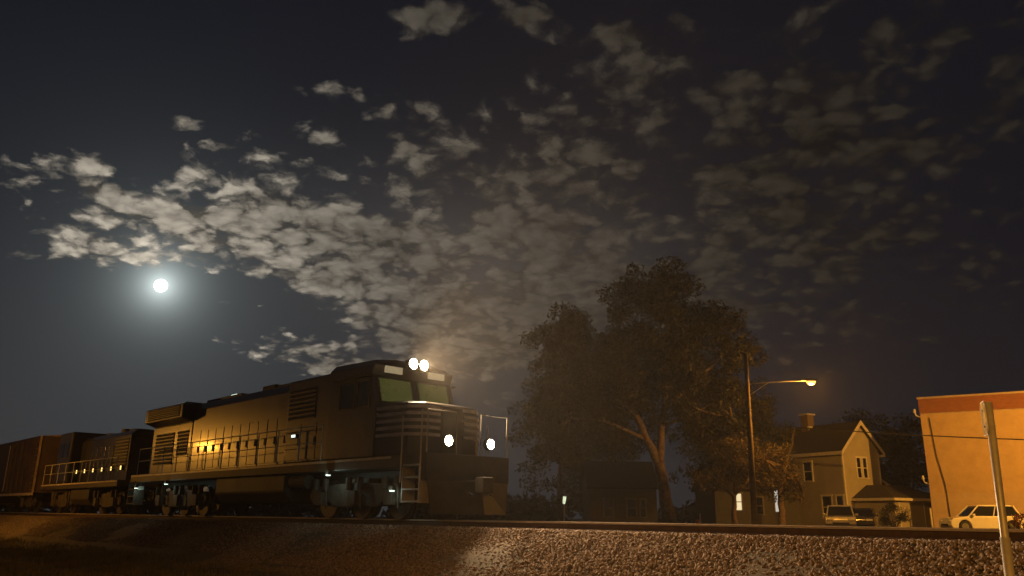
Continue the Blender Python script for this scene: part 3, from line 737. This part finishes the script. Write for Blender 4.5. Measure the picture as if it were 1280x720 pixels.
# ------------------------------------------------------------------ cars
def car(kind, paint, loc, rz, label, L=4.6, Wd=1.85, H=1.68, group='cars parked beyond the track'):
    root = empty('parked_car', loc, rz); tag(root, label, 'car', group)
    r = .34; xf, xr = L/2-.9, -L/2+.85; hw = Wd/2; belt = .98 if H > 1.6 else .9; g = .2
    def arch(xc): return [(xc+(r+.06)*math.cos(t), r+(r+.06)*math.sin(t)) for t in [R(a) for a in range(0, 181, 20)]]
    prof = [(-L/2+.08, g+.05)]
    prof = [(L/2-.12, g), (L/2, .42), (L/2-.02, .68), (L/2-.2, .84), (L/2-1.25, belt+.02), (-L/2+.12, belt+.05), (-L/2, .8), (-L/2, .45), (-L/2+.1, g)]
    low = [p for p in reversed(arch(xr))]; low2 = [p for p in reversed(arch(xf))]
    prof = prof + [(low[0][0]-.02, g)] + low + [(low[-1][0]+.02, g), (low2[0][0]-.02, g)] + low2 + [(low2[-1][0]+.02, g)]
    prof = [p for p in prof]
    b = MB().prism(prof, -hw, hw).build('body', paint, root, bevel=.07, seg=3)
    gl = MB()
    fb, rb = L/2-1.2, -L/2+.18; ft, rt = L/2-1.95, -L/2+.55
    if kind == 'sedan': rb, rt = -L/2+.8, -L/2+1.4
    def fr(mb, z0, z1, f0, f1, r0, r1, w0, w1):
        mb.add([(r0, -w0, z0), (f0, -w0, z0), (f0, w0, z0), (r0, w0, z0), (r1, -w1, z1), (f1, -w1, z1), (f1, w1, z1), (r1, w1, z1)],
               [(3, 2, 1, 0), (4, 5, 6, 7), (0, 1, 5, 4), (1, 2, 6, 5), (2, 3, 7, 6), (3, 0, 4, 7)])
    fr(gl, belt-.02, H-.08, fb, ft, rb, rt, hw-.1, hw-.24); gl.build('windows', M['glass'], root, bevel=.02)
    rf = MB(); fr(rf, H-.09, H, ft+.05, ft-.15, rt-.06, rt+.12, hw-.22, hw-.34); rf.build('roof', paint, root, bevel=.035, seg=3)
    for sy in (-1, 1):
        lo = lambda x: (x, sy*(hw-.095), belt-.03); hi = lambda x: (x, sy*(hw-.225), H-.05)
        for xa, xb, w in ((fb, ft, .045), ((fb+rb)/2+.1, (ft+rt)/2, .035), (rb+1.0 if kind != 'sedan' else rb+.5, rt+.75 if kind != 'sedan' else rt+.15, .05), (rb, rt, .06)):
            MB().tube([lo(xa), hi(xb)], w, 6).build('pillar', paint, root)
    for sy in (-1, 1):
        m_ = MB().box(fb-.35, fb-.17, min(sy*(hw-.02), sy*(hw+.17)), max(sy*(hw-.02), sy*(hw+.17)), belt+.02, belt+.16); m_.build('mirror', paint, root, bevel=.03)
        MB().box(L/2-.2, L/2+.01, min(sy*(hw-.5), sy*(hw-.1)), max(sy*(hw-.5), sy*(hw-.1)), .6, .74).build('headlight', M['carlamp'], root, bevel=.03)
        MB().box(-L/2-.012, -L/2+.1, min(sy*(hw-.32), sy*(hw-.06)), max(sy*(hw-.32), sy*(hw-.06)), .68, .92).build('tail_light', M['tail'], root, bevel=.03)
        for xc in (xf, xr):
            w = MB().cyl((xc, sy*(hw-.23), r), (xc, sy*(hw-.01), r), r, n=28).build('wheel', M['tyre'], root, bevel=.02)
            MB().cyl((xc, sy*(hw-.03), r), (xc, sy*(hw-.002), r), r*.62, n=20).build('rim', M['rim'], w)
    MB().box(L/2-.02, L/2+.02, -.5, .5, .36, .5).build('grille', M['tyre'], root)
    MB().box(-L/2-.02, -L/2+.01, -.26, .26, .5, .62).build('number_plate', M['carlamp'], root)
    return root
p = at(1226, 650, 55); car('suv', M['carwhite'], (p.x, p.y, -.6), R(176), 'white sport utility vehicle parked in front of the painted brick building', L=4.7, H=1.72)
p = at(1051, 650, 55); car('suv', M['carsilver'], (p.x, p.y, -.585), R(-112), 'silver hatchback parked nose out in front of the beige house', L=4.2, H=1.6)
p = at(1078, 650, 56.5); car('sedan', M['cardark'], (p.x, p.y, -.585), R(-118), 'dark sedan parked between the silver hatchback and the shrub', L=4.5, H=1.45)

# ------------------------------------------------------------------ trees
def leaves(centers, radii, counts, size, m, parent, name='crown'):
    P = []
    for c, r, n in zip(centers, radii, counts):
        v = rng.normal(size=(n, 3)); v /= np.linalg.norm(v, axis=1)[:, None]
        P.append(np.array(c)+v*(rng.uniform(0, 1, n)**.45)[:, None]*r*np.array([1, 1, .75]))
    P = np.concatenate(P); n = len(P)
    a = rng.normal(size=(n, 3)); a /= np.linalg.norm(a, axis=1)[:, None]
    b = np.cross(a, rng.normal(size=(n, 3))); b /= np.linalg.norm(b, axis=1)[:, None]
    s_ = (size*rng.uniform(.6, 1.4, n))[:, None]
    V = np.stack([P-a*s_, P+b*s_*.45, P+a*s_, P-b*s_*.45], 1).reshape(-1, 3)
    Fq = np.arange(n*4).reshape(n, 4)
    return mesh_np(name, V, Fq, m, parent)
def tree(base, label, trunk, limbs, lobes, nclus, leaf_n, size, m, name='tree', group=None, clus_r=(.7, 1.5), cat='tree'):
    """trunk: [(dx,dy,z,r)], limbs: list of such lists, lobes: ellipsoids (cx,cy,cz,rx,ry,rz)"""
    root = empty(name, base); tag(root, label, cat, group)
    tb = MB()
    def path(pp):
        pts = [Vector(p[:3]) for p in pp]; rs = [p[3] for p in pp]
        P = []; Rr = []
        for i in range(len(pts)-1):
            for k in range(4):
                u = k/4; P.append(pts[i].lerp(pts[i+1], u)+Vector((random.uniform(-.05, .05), random.uniform(-.05, .05), 0))*(1 if (i or k) else 0)); Rr.append(rs[i]*(1-u)+rs[i+1]*u)
        P.append(pts[-1]); Rr.append(rs[-1]); tb.tube(P, Rr, 9)
    path(trunk)
    for l in limbs: path(l)
    C = []; rad = []; cn = []
    vol = [l[3]*l[4]*l[5] for l in lobes]; tot = sum(vol)
    tips = [Vector(l[-1][:3]) for l in limbs] + [Vector(l[len(l)//2][:3]) for l in limbs]
    for l, v in zip(lobes, vol):
        for i in range(max(3, int(nclus*v/tot))):
            d = rng.normal(size=3); d /= np.linalg.norm(d); rr = rng.uniform(.25, 1.3)**.5
            c = np.array(l[:3])+d*rr*np.array(l[3:]); C.append(c); r_ = rng.uniform(*clus_r); rad.append(r_); cn.append(max(8, int(leaf_n*r_*r_)))
            if rng.uniform() < .45:
                t_ = min(tips, key=lambda q: (q-Vector(c)).length); mid = t_.lerp(Vector(c), .5)+Vector((0, 0, .25))
                tb.tube([t_, mid, Vector(c)], [.06, .045, .015], 5)
    tb.build('trunk', M['bark'], root, smooth=True)
    leaves(C, rad, cn, size, m, root)
    return root
def base_at(px, Y, z=-.75):
    p = at(px, 650, Y); return Vector((p.x, p.y, z))
# big tree: metres at Y=58, 1 px about .056 m
b0 = base_at(838, 58)
tree(b0, 'largest tree, broad crown and leaning forked trunk, left of the utility pole',
     [(0, 0, -.2, .75), (-.1, 0, 1.0, .5), (-.35, 0, 2.6, .42), (-.6, 0, 4.6, .36)],
     [[(-.6, 0, 4.4, .34), (-1.6, .1, 6.6, .27), (-2.6, .2, 9, .22), (-3.2, .3, 12.5, .12), (-3.2, .2, 15.5, .05)],
      [(-.6, 0, 4.6, .3), (-.2, .3, 7.5, .24), (.3, .3, 10.5, .18), (.5, .2, 14.5, .1), (.6, 0, 17.5, .04)],
      [(-2.2, .2, 8, .18), (-5, -.6, 10, .12), (-7.6, -.8, 11.5, .06)],
      [(0, .3, 8.5, .18), (2.6, .6, 10.8, .12), (4.6, .6, 12.5, .06)],
      [(-1.4, .1, 6.2, .14), (-4.6, -1, 7.4, .08), (-7, -1, 7.6, .04)],
      [(-.2, .3, 7.2, .14), (2.3, -1, 8.2, .08), (4.4, -1.4, 7.6, .04)]],
     [(-1.0, 0, 15.2, 3.2, 3.2, 3.6), (-6.6, 0, 11.6, 3.6, 3.4, 3.6), (2.9, 0, 12.0, 3.3, 3.2, 3.8), (-2.4, .5, 10.8, 4.5, 3.6, 3.2), (-6.6, .5, 7.2, 3.2, 2.8, 2.4), (3.6, .5, 8, 2.5, 2.4, 2.2), (-3.2, 1.6, 7.4, 3, 2.4, 1.8)],
     320, 230, .14, M['leafbrown'], name='tree')
b0 = base_at(918, 54)
tree(b0, 'small orange lit tree standing in front of the lit window beside the utility pole',
     [(0, 0, -.2, .22), (.05, 0, 1.3, .17), (.1, 0, 2.4, .14)],
     [[(.1, 0, 2.2, .12), (-.9, -.1, 3.2, .08), (-1.7, -.2, 3.9, .03)], [(.1, 0, 2.3, .12), (1.2, .2, 3.4, .09), (2.4, .2, 4.6, .03)], [(.1, 0, 2.4, .1), (.4, 0, 4.2, .07), (.7, 0, 5.6, .03)]],
     [(.6, 0, 5.0, 1.6, 1.5, 1.3), (2.6, .2, 4.2, 1.7, 1.5, 1.5), (-1.4, -.2, 3.2, 1.2, 1.1, .8), (3.6, .3, 2.9, 1.0, 1.0, .9), (-.2, 0, 3.7, 1.0, 1.1, .8)],
     120, 260, .085, M['leaflit'], name='tree', clus_r=(.35, .75))
b0 = base_at(978, 66)
tree(b0, 'dark tree between the utility pole and the beige house, its crown reaching above the roof',
     [(0, 0, -.2, .3), (0, 0, 2, .24), (.1, 0, 4, .2)], [[(.1, 0, 4, .18), (-1.5, 0, 7, .1), (-2.2, 0, 9.5, .04)], [(.1, 0, 4, .18), (1.2, 0, 6.5, .1), (1.6, 0, 8, .04)]],
     [(-2.6, 0, 9.2, 2.4, 2.4, 2.6), (-1.2, 0, 6.4, 2.2, 2.2, 2.0), (-2.8, 0, 6, 2.4, 2.4, 2)], 70, 90, .15, M['leafdark'], group='dark trees behind the street')
for px, Y, h, w, lab in ((1090, 88, 12.6, 5.2, 'dark tree directly behind the gable of the beige house'),
                         (1140, 92, 12.2, 4.6, 'dark tree in the gap between the beige house and the painted brick building'),
                         (1046, 90, 11.0, 3.2, 'dark tree behind the roof ridge of the beige house'),
                         (700, 84, 15.5, 4.8, 'dim hazy tree at the left of the largest tree'),
                         (752, 86, 12.0, 4.6, 'dim tree standing behind the grey distant house'),
                         (905, 84, 16.0, 5.4, 'dim tree behind the small orange lit tree')):
    b0 = base_at(px, Y)
    tree(b0, lab, [(0, 0, -.2, .34), (0, 0, 2.2, .28), (.1, 0, h*.4, .22)],
         [[(.1, 0, h*.38, .2), (-w*.4, 0, h*.6, .1), (-w*.5, 0, h*.75, .04)], [(.1, 0, h*.4, .2), (w*.3, 0, h*.62, .1), (w*.5, 0, h*.75, .04)]],
         [(-w*.35, 0, h*.62, w*.62, w*.55, h*.22), (w*.35, .3, h*.58, w*.62, w*.55, h*.22), (0, 0, h*.8, w*.5, w*.5, h*.17), (0, .5, h*.34, w*.8, w*.5, h*.16)],
         80, 60, .2, M['leafdark'], group='dark trees behind the street', clus_r=(.8, 1.5))
def shrub(px, Y, w, h, m, label, z=-.6):
    b0 = base_at(px, Y, z); root = empty('shrub', b0); tag(root, label, 'shrub')
    st = MB()
    for i in range(9):
        a = random.uniform(0, 6.28); st.tube([(0, 0, 0), (math.cos(a)*w*.25, math.sin(a)*w*.25, h*.45), (math.cos(a)*w*.42, math.sin(a)*w*.42, h*.85)], [.03, .02, .008], 5)
    st.build('stem', M['bark'], root)
    C = []; n = 26
    for i in range(n):
        d = rng.normal(size=3); d /= np.linalg.norm(d); C.append(np.array([0, 0, h*.5])+d*np.array([w*.42, w*.35, h*.38])*rng.uniform(.3, 1)**.5)
    leaves(C, [h*.2]*n, [110]*n, .05, m, root, 'foliage')
shrub(1117, 54, 2.2, 1.9, M['leafdark'], 'dark round shrub in front of the garage of the beige house')
shrub(1279, 53, 1.5, 1.3, M['leafred'], 'reddish brown shrub at the rear end of the white vehicle')

# ------------------------------------------------------------------ dim house behind the big tree, lit windows
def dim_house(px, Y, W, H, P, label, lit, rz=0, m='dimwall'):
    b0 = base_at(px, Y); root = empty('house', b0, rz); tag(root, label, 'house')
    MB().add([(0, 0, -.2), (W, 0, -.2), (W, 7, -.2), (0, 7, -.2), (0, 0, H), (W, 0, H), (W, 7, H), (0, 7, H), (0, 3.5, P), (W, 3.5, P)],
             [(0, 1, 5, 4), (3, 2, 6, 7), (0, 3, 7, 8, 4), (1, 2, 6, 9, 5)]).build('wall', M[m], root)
    MB().add([(-.3, -.4, H-.1), (W+.3, -.4, H-.1), (W+.3, 3.5, P+.05), (-.3, 3.5, P+.05), (-.3, 7.4, H-.1), (W+.3, 7.4, H-.1), (-.3, -.4, H+.03), (W+.3, -.4, H+.03), (W+.3, 3.5, P+.2), (-.3, 3.5, P+.2), (-.3, 7.4, H+.03), (W+.3, 7.4, H+.03)],
             [(0, 1, 2, 3), (3, 2, 5, 4), (6, 7, 8, 9), (9, 8, 11, 10), (0, 1, 7, 6), (4, 5, 11, 10)]).build('roof', M['shingle'], root)
    for u, w, z, h, l in lit:
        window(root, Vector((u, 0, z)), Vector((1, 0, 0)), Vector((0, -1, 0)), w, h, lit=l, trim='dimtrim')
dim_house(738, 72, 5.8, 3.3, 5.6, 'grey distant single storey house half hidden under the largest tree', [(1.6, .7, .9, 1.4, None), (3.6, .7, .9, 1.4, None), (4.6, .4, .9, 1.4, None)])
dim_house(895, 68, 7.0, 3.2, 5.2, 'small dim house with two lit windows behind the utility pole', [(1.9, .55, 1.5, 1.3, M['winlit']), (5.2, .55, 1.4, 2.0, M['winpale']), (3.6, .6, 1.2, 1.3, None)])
# far wood closing the view at ground level
azs = rng.uniform(R(-75), R(75), 620); ds = rng.uniform(118, 140, 620)
leaves([(math.sin(a)*d, math.cos(a)*d, -.5+abs(rng.normal(0, 1))*1.5+1.0*math.sin(a*23)) for a, d in zip(azs, ds)], rng.uniform(1.6, 3.0, 620), [90]*620, .5, M['leafdark'], None, 'distant_wood')
tag(bpy.data.objects['distant_wood'], 'low dark belt of woodland along the horizon behind the train', 'woodland', kind='stuff')
# small lit things beyond the rail
pb2 = base_at(705, 47); e = empty('yard_lamp', pb2); tag(e, 'small pale green lit lamp on a short post left of the distant grey house', 'yard lamp')
MB().tube([(0, 0, 0), (0, 0, 1.55)], .04, 8).build('post', M['metal'], e)
MB().cyl((0, 0, 1.55), (.05, 0, 1.95), .07, .1, 12).build('globe', emis('yard_lamp_glass', (.75, .85, .55), 1.0), e)
MB().cyl((.05, 0, 1.951), (.05, 0, 2.02), .13, .03, 12).build('cap', M['metal'], e)
pb2 = base_at(871, 44, -.7); e = empty('traffic_cone', pb2); tag(e, 'small orange cone with a post beside the trunk of the largest tree', 'cone')
MB().box(-.35, .35, -.35, .35, 0, .06).build('base', M['orangeplastic'], e)
MB().cyl((0, 0, .06), (0, 0, .72), .27, .07, 18).build('cone_body', M['orangeplastic'], e)
MB().cyl((.2, .1, 0), (.2, .1, 1.05), .04, .04, 8).build('post', M['trim'], e)

# ------------------------------------------------------------------ near sign post
def sign_post():
    Ys = 5.6
    b = at(1263, 726, Ys); tp = at(1235, 503, Ys)
    d = (tp-b).normalized(); foot = b-d*((b.z+1.45)/d.z)
    root = empty('sign_post', foot); tag(root, 'slim grey metal post leaning slightly with a small yellow sign turned edge on', 'sign post')
    L = (tp-foot)
    rel = lambda u: L*u
    MB().tube([rel(0), rel(.5), rel(1)], .026, 14).build('post', M['metal'], root, smooth=True)
    MB().tube([rel(0), rel(.62)], .031, 14).build('sleeve', M['metal'], root, smooth=True)
    ang = R(68)    # sign plane heading
    ux = Vector((math.cos(ang), math.sin(ang), 0)); un = Vector((-math.sin(ang), math.cos(ang), 0))
    c = rel(.955)+un*.034
    def plate(mb, w, z0, z1, o0, o1, ch=.03):
        pr = [(-w, z0+ch), (-w+ch, z0), (w-ch, z0), (w, z0+ch), (w, z1-ch), (w-ch, z1), (-w+ch, z1), (-w, z1-ch)]
        vs = [c+ux*a+un*o0+Vector((0, 0, z)) for a, z in pr]+[c+ux*a+un*o1+Vector((0, 0, z)) for a, z in pr]; n = 8
        mb.add(vs, [tuple(range(n)), tuple(range(2*n-1, n-1, -1))]+[(i, n+i, n+(i+1) % n, (i+1) % n) for i in range(n)]); return mb
    s = plate(MB(), .105, -.12, .11, 0, .004).build('sign_plate', M['signback'], root)
    plate(MB(), .1, -.115, .105, .0045, .006).build('sign_face', M['signy'], s)
    for z in (.05, -.06): MB().cyl(c-un*.06+Vector((0, 0, z)), c+un*.012+Vector((0, 0, z)), .008, n=8).build('bolt', M['metal'], root)
sign_post()

# ------------------------------------------------------------------ moon
md = ray(201, 357)
mo = CAM+md*6000
bm_v = MB(); n1, n2 = 24, 16; vs = []; fs = []; rM = 6000*math.tan(R(.42))
for j in range(n2+1):
    for i in range(n1):
        th = math.pi*j/n2; ph = 2*math.pi*i/n1; vs.append((rM*math.sin(th)*math.cos(ph), rM*math.sin(th)*math.sin(ph), rM*math.cos(th)))
for j in range(n2):
    for i in range(n1): fs.append((j*n1+i, j*n1+(i+1) % n1, (j+1)*n1+(i+1) % n1, (j+1)*n1+i))
o = bm_v.add(vs, fs).build('moon', emis('moonlight_disc', (1, .96, .82), 6), smooth=True, loc=mo)
tag(o, 'bright full moon shining through a gap in the clouds', 'moon')
sl = bpy.data.lights.new('moonlight', 'SUN'); sl.energy = .035; sl.color = (.85, .92, 1); sl.angle = R(.5)
so = bpy.data.objects.new('moonlight', sl); col.objects.link(so); so.rotation_euler = (-md).to_track_quat('-Z', 'Y').to_euler()

# ------------------------------------------------------------------ sky
w = bpy.data.worlds.new('World'); sc.world = w; w.use_nodes = True; nt = w.node_tree
for n_ in list(nt.nodes): nt.nodes.remove(n_)
out = nt.nodes.new('ShaderNodeOutputWorld'); bg = nt.nodes.new('ShaderNodeBackground'); nt.links.new(bg.outputs[0], out.inputs[0])
tc = nt.nodes.new('ShaderNodeTexCoord'); nm = nt.nodes.new('ShaderNodeVectorMath'); nm.operation = 'NORMALIZE'
nt.links.new(tc.outputs['Generated'], nm.inputs[0])
sp = nt.nodes.new('ShaderNodeSeparateXYZ'); nt.links.new(nm.outputs[0], sp.inputs[0])
X, Y, Z = [S(nt, sp.outputs[i]) for i in range(3)]
az = X._m('ARCTAN2', Y)*(180/math.pi); el = Z._m('ARCSINE')*(180/math.pi)
sky = nt.nodes.new('ShaderNodeTexSky'); sky.sky_type = 'NISHITA'; sky.sun_disc = False
maz, mel = math.atan2(md.x, md.y), math.asin(md.z)
sky.sun_elevation = mel; sky.sun_rotation = maz; sky.dust_density = 1.0
# moon distance in degrees
mxv = X*md.x + Y*md.y + Z*md.z
mang = mxv._m('MINIMUM', 1.0)._m('ARCCOSINE')*(180/math.pi)
def tex(kind, vec, scale, **kw):
    n_ = nt.nodes.new(kind)
    nt.links.new(vec, n_.inputs['Vector']); n_.inputs['Scale'].default_value = scale
    for k_, v_ in kw.items():
        if k_ in n_.inputs: n_.inputs[k_].default_value = v_
        else: setattr(n_, k_, v_)
    return n_
# cloud layer seen in perspective
zz = Z.mx(0.0)+.26
cb = nt.nodes.new('ShaderNodeCombineXYZ'); nt.links.new((X/zz).k, cb.inputs[0]); nt.links.new((Y/zz).k, cb.inputs[1])
pv = cb.outputs[0]
wn = tex('ShaderNodeTexNoise', pv, 9.0, Detail=5.0, Roughness=.6)
wsb = nt.nodes.new('ShaderNodeVectorMath'); wsb.operation = 'SUBTRACT'; wsb.inputs[1].default_value = (.5, .5, .5)
nt.links.new(wn.outputs['Color'], wsb.inputs[0])
ws = nt.nodes.new('ShaderNodeVectorMath'); ws.operation = 'SCALE'; ws.inputs[3].default_value = .10
nt.links.new(wsb.outputs[0], ws.inputs[0])
wa = nt.nodes.new('ShaderNodeVectorMath'); wa.operation = 'ADD'; nt.links.new(pv, wa.inputs[0]); nt.links.new(ws.outputs[0], wa.inputs[1])
big = S(nt, tex('ShaderNodeTexNoise', wa.outputs[0], 5.0, Detail=4.0, Roughness=.5).outputs['Fac'])
cells = S(nt, tex('ShaderNodeTexVoronoi', wa.outputs[0], 15.0, feature='SMOOTH_F1', Smoothness=.35).outputs['Distance'])
cell2 = S(nt, tex('ShaderNodeTexVoronoi', wa.outputs[0], 34.0, feature='SMOOTH_F1', Smoothness=.3).outputs['Distance'])
fine = S(nt, tex('ShaderNodeTexNoise', wa.outputs[0], 34.0, Detail=7.0, Roughness=.65).outputs['Fac'])
# coverage laid out on the sky dome as soft ellipses (centre and size, tilt, weight)
def blob(px, py, rx, ry, wt, tilt=0):
    a0, e0 = [math.degrees(q) for q in azel(px, py)]; k_ = 1/17.6
    c_, s_ = math.cos(R(tilt)), math.sin(R(tilt))
    dx = (az-a0); dy = (el-e0)
    u = (dx*c_+dy*s_)*(1/(rx*k_)); v = (dy*c_-dx*s_)*(1/(ry*k_))
    return ((u*u+v*v)*-1.0).exp()*wt
blobs = [(250, 300, 180, 44, .95, -8), (140, 308, 100, 30, .6, 5), (440, 320, 180, 70, .75, -16), (600, 300, 200, 170, .6, 0), (680, 400, 260, 70, .55, 0),
         (340, 440, 130, 20, .8, -8), (540, 440, 170, 40, .5, 0), (540, 22, 70, 26, .75, 0), (655, 20, 50, 18, .6, 0), (790, 40, 70, 26, .5, 0), (500, 150, 50, 60, .5, -40),
         (390, 115, 60, 16, .5, 0), (400, 168, 40, 22, .5, 0), (290, 180, 60, 20, .42, 0), (335, 248, 40, 14, .4, 0), (225, 152, 24, 10, .5, 0), (240, 218, 34, 12, .5, 0), (120, 200, 40, 14, .4, 0), (125, 235, 34, 10, .5, 0),
         (10, 318, 30, 9, .5, 0), (860, 180, 260, 170, .5, 0), (1080, 330, 260, 140, .42, 0), (1130, 110, 220, 110, .40, 0), (292, 380, 36, 7, .7, 0), (182, 405, 18, 6, .8, 0)]
cov = None
for b_ in blobs:
    q = blob(*b_); cov = q if cov is None else cov+q
gap = blob(330, 366, 130, 24, .8, -14)+blob(110, 440, 240, 62, .9, 0)+blob(210, 362, 50, 17, .7, 0)+blob(150, 60, 330, 90, .35, 0)
dens = big*.62 + (.45-cells)*.50 + (.4-cell2)*.22 + (fine-.5)*.46 + cov.mx(0)._m('MINIMUM', .93)*.58 - gap*.5
alpha = dens.step(.48, .78)
thick = dens.step(.72, 1.1)
aur = (mang*(-1/7.5)).exp(); halo = (mang*(-1/.8)).exp()+(mang*(-1/2.2)).exp()*.17; wide = (mang*(-1/24.0)).exp()
def rgb(c, f):
    n_ = nt.nodes.new('ShaderNodeVectorMath'); n_.operation = 'SCALE'; n_.inputs[0].default_value = c
    if isinstance(f, S): nt.links.new(f.k, n_.inputs[3])
    else: n_.inputs[3].default_value = f
    return n_.outputs[0]
def addv(*a):
    r_ = a[0]
    for b_ in a[1:]:
        n_ = nt.nodes.new('ShaderNodeVectorMath'); n_.operation = 'ADD'; nt.links.new(r_, n_.inputs[0]); nt.links.new(b_, n_.inputs[1]); r_ = n_.outputs[0]
    return r_
nsc = nt.nodes.new('ShaderNodeVectorMath'); nsc.operation = 'SCALE'; nsc.inputs[3].default_value = .00014; nt.links.new(sky.outputs[0], nsc.inputs[0])
low = (el*(-1/13.0)).exp()
veil = blob(590, 350, 230, 110, .034, -6)
clear = addv(nsc.outputs[0], rgb((.86, 1, .97), halo*1.1), rgb((.82, .95, .95), aur*.036), rgb((.86, .95, 1.0), low*wide*.07), rgb((.30, .45, 1.0), .0085), rgb((1, .92, .84), veil))
puff = (.52-cells)*1.1 + (.42-cell2)*.8 + (fine-.5)*1.0 + .50
bright = (aur*.95 + wide*.125 + .006)*(1.0-thick*.35)*puff.mx(.12)
cloudc = addv(rgb((1, .89, .72), bright), rgb((1, .92, .84), veil*.5), rgb((1, .84, .68), low*wide*.03))
mixv = nt.nodes.new('ShaderNodeMix'); mixv.data_type = 'VECTOR'
nt.links.new(alpha.k, mixv.inputs[0]); nt.links.new(clear, mixv.inputs[4]); nt.links.new(cloudc, mixv.inputs[5])
nt.links.new(mixv.outputs[1], bg.inputs[0]); bg.inputs[1].default_value = 1.0
w.cycles.sampling_method = 'MANUAL'; w.cycles.sample_map_resolution = 512

# ------------------------------------------------------------------ haze
hz = MB().box(-345, 345, -345, 345, -2.6, 21.5)
hm = bpy.data.materials.new('thin_night_haze'); hm.use_nodes = True; hn = hm.node_tree
for n_ in list(hn.nodes):
    if n_.type == 'BSDF_PRINCIPLED': hn.nodes.remove(n_)
pvn = hn.nodes.new('ShaderNodeVolumePrincipled'); pvn.inputs['Color'].default_value = (.92, .9, .86, 1); pvn.inputs['Density'].default_value = .0007; pvn.inputs['Anisotropy'].default_value = .35
hn.links.new(pvn.outputs[0], hn.nodes['Material Output'].inputs['Volume'])
ho = hz.build('haze', hm); ho['kind'] = 'stuff'; ho['label'] = 'thin haze glowing around the lamps and the train'; ho['category'] = 'haze'

# ------------------------------------------------------------------ render settings
sc.view_settings.view_transform = 'Standard'; sc.view_settings.look = 'None'; sc.view_settings.exposure = 0; sc.view_settings.gamma = 1
sc.render.engine = 'CYCLES'
cy = sc.cycles; cy.use_denoising = True; cy.max_bounces = 5; cy.diffuse_bounces = 2; cy.glossy_bounces = 3; cy.volume_bounces = 0; cy.transmission_bounces = 2
cy.sample_clamp_indirect = 4; cy.sample_clamp_direct = 0; cy.caustics_reflective = False; cy.caustics_refractive = False
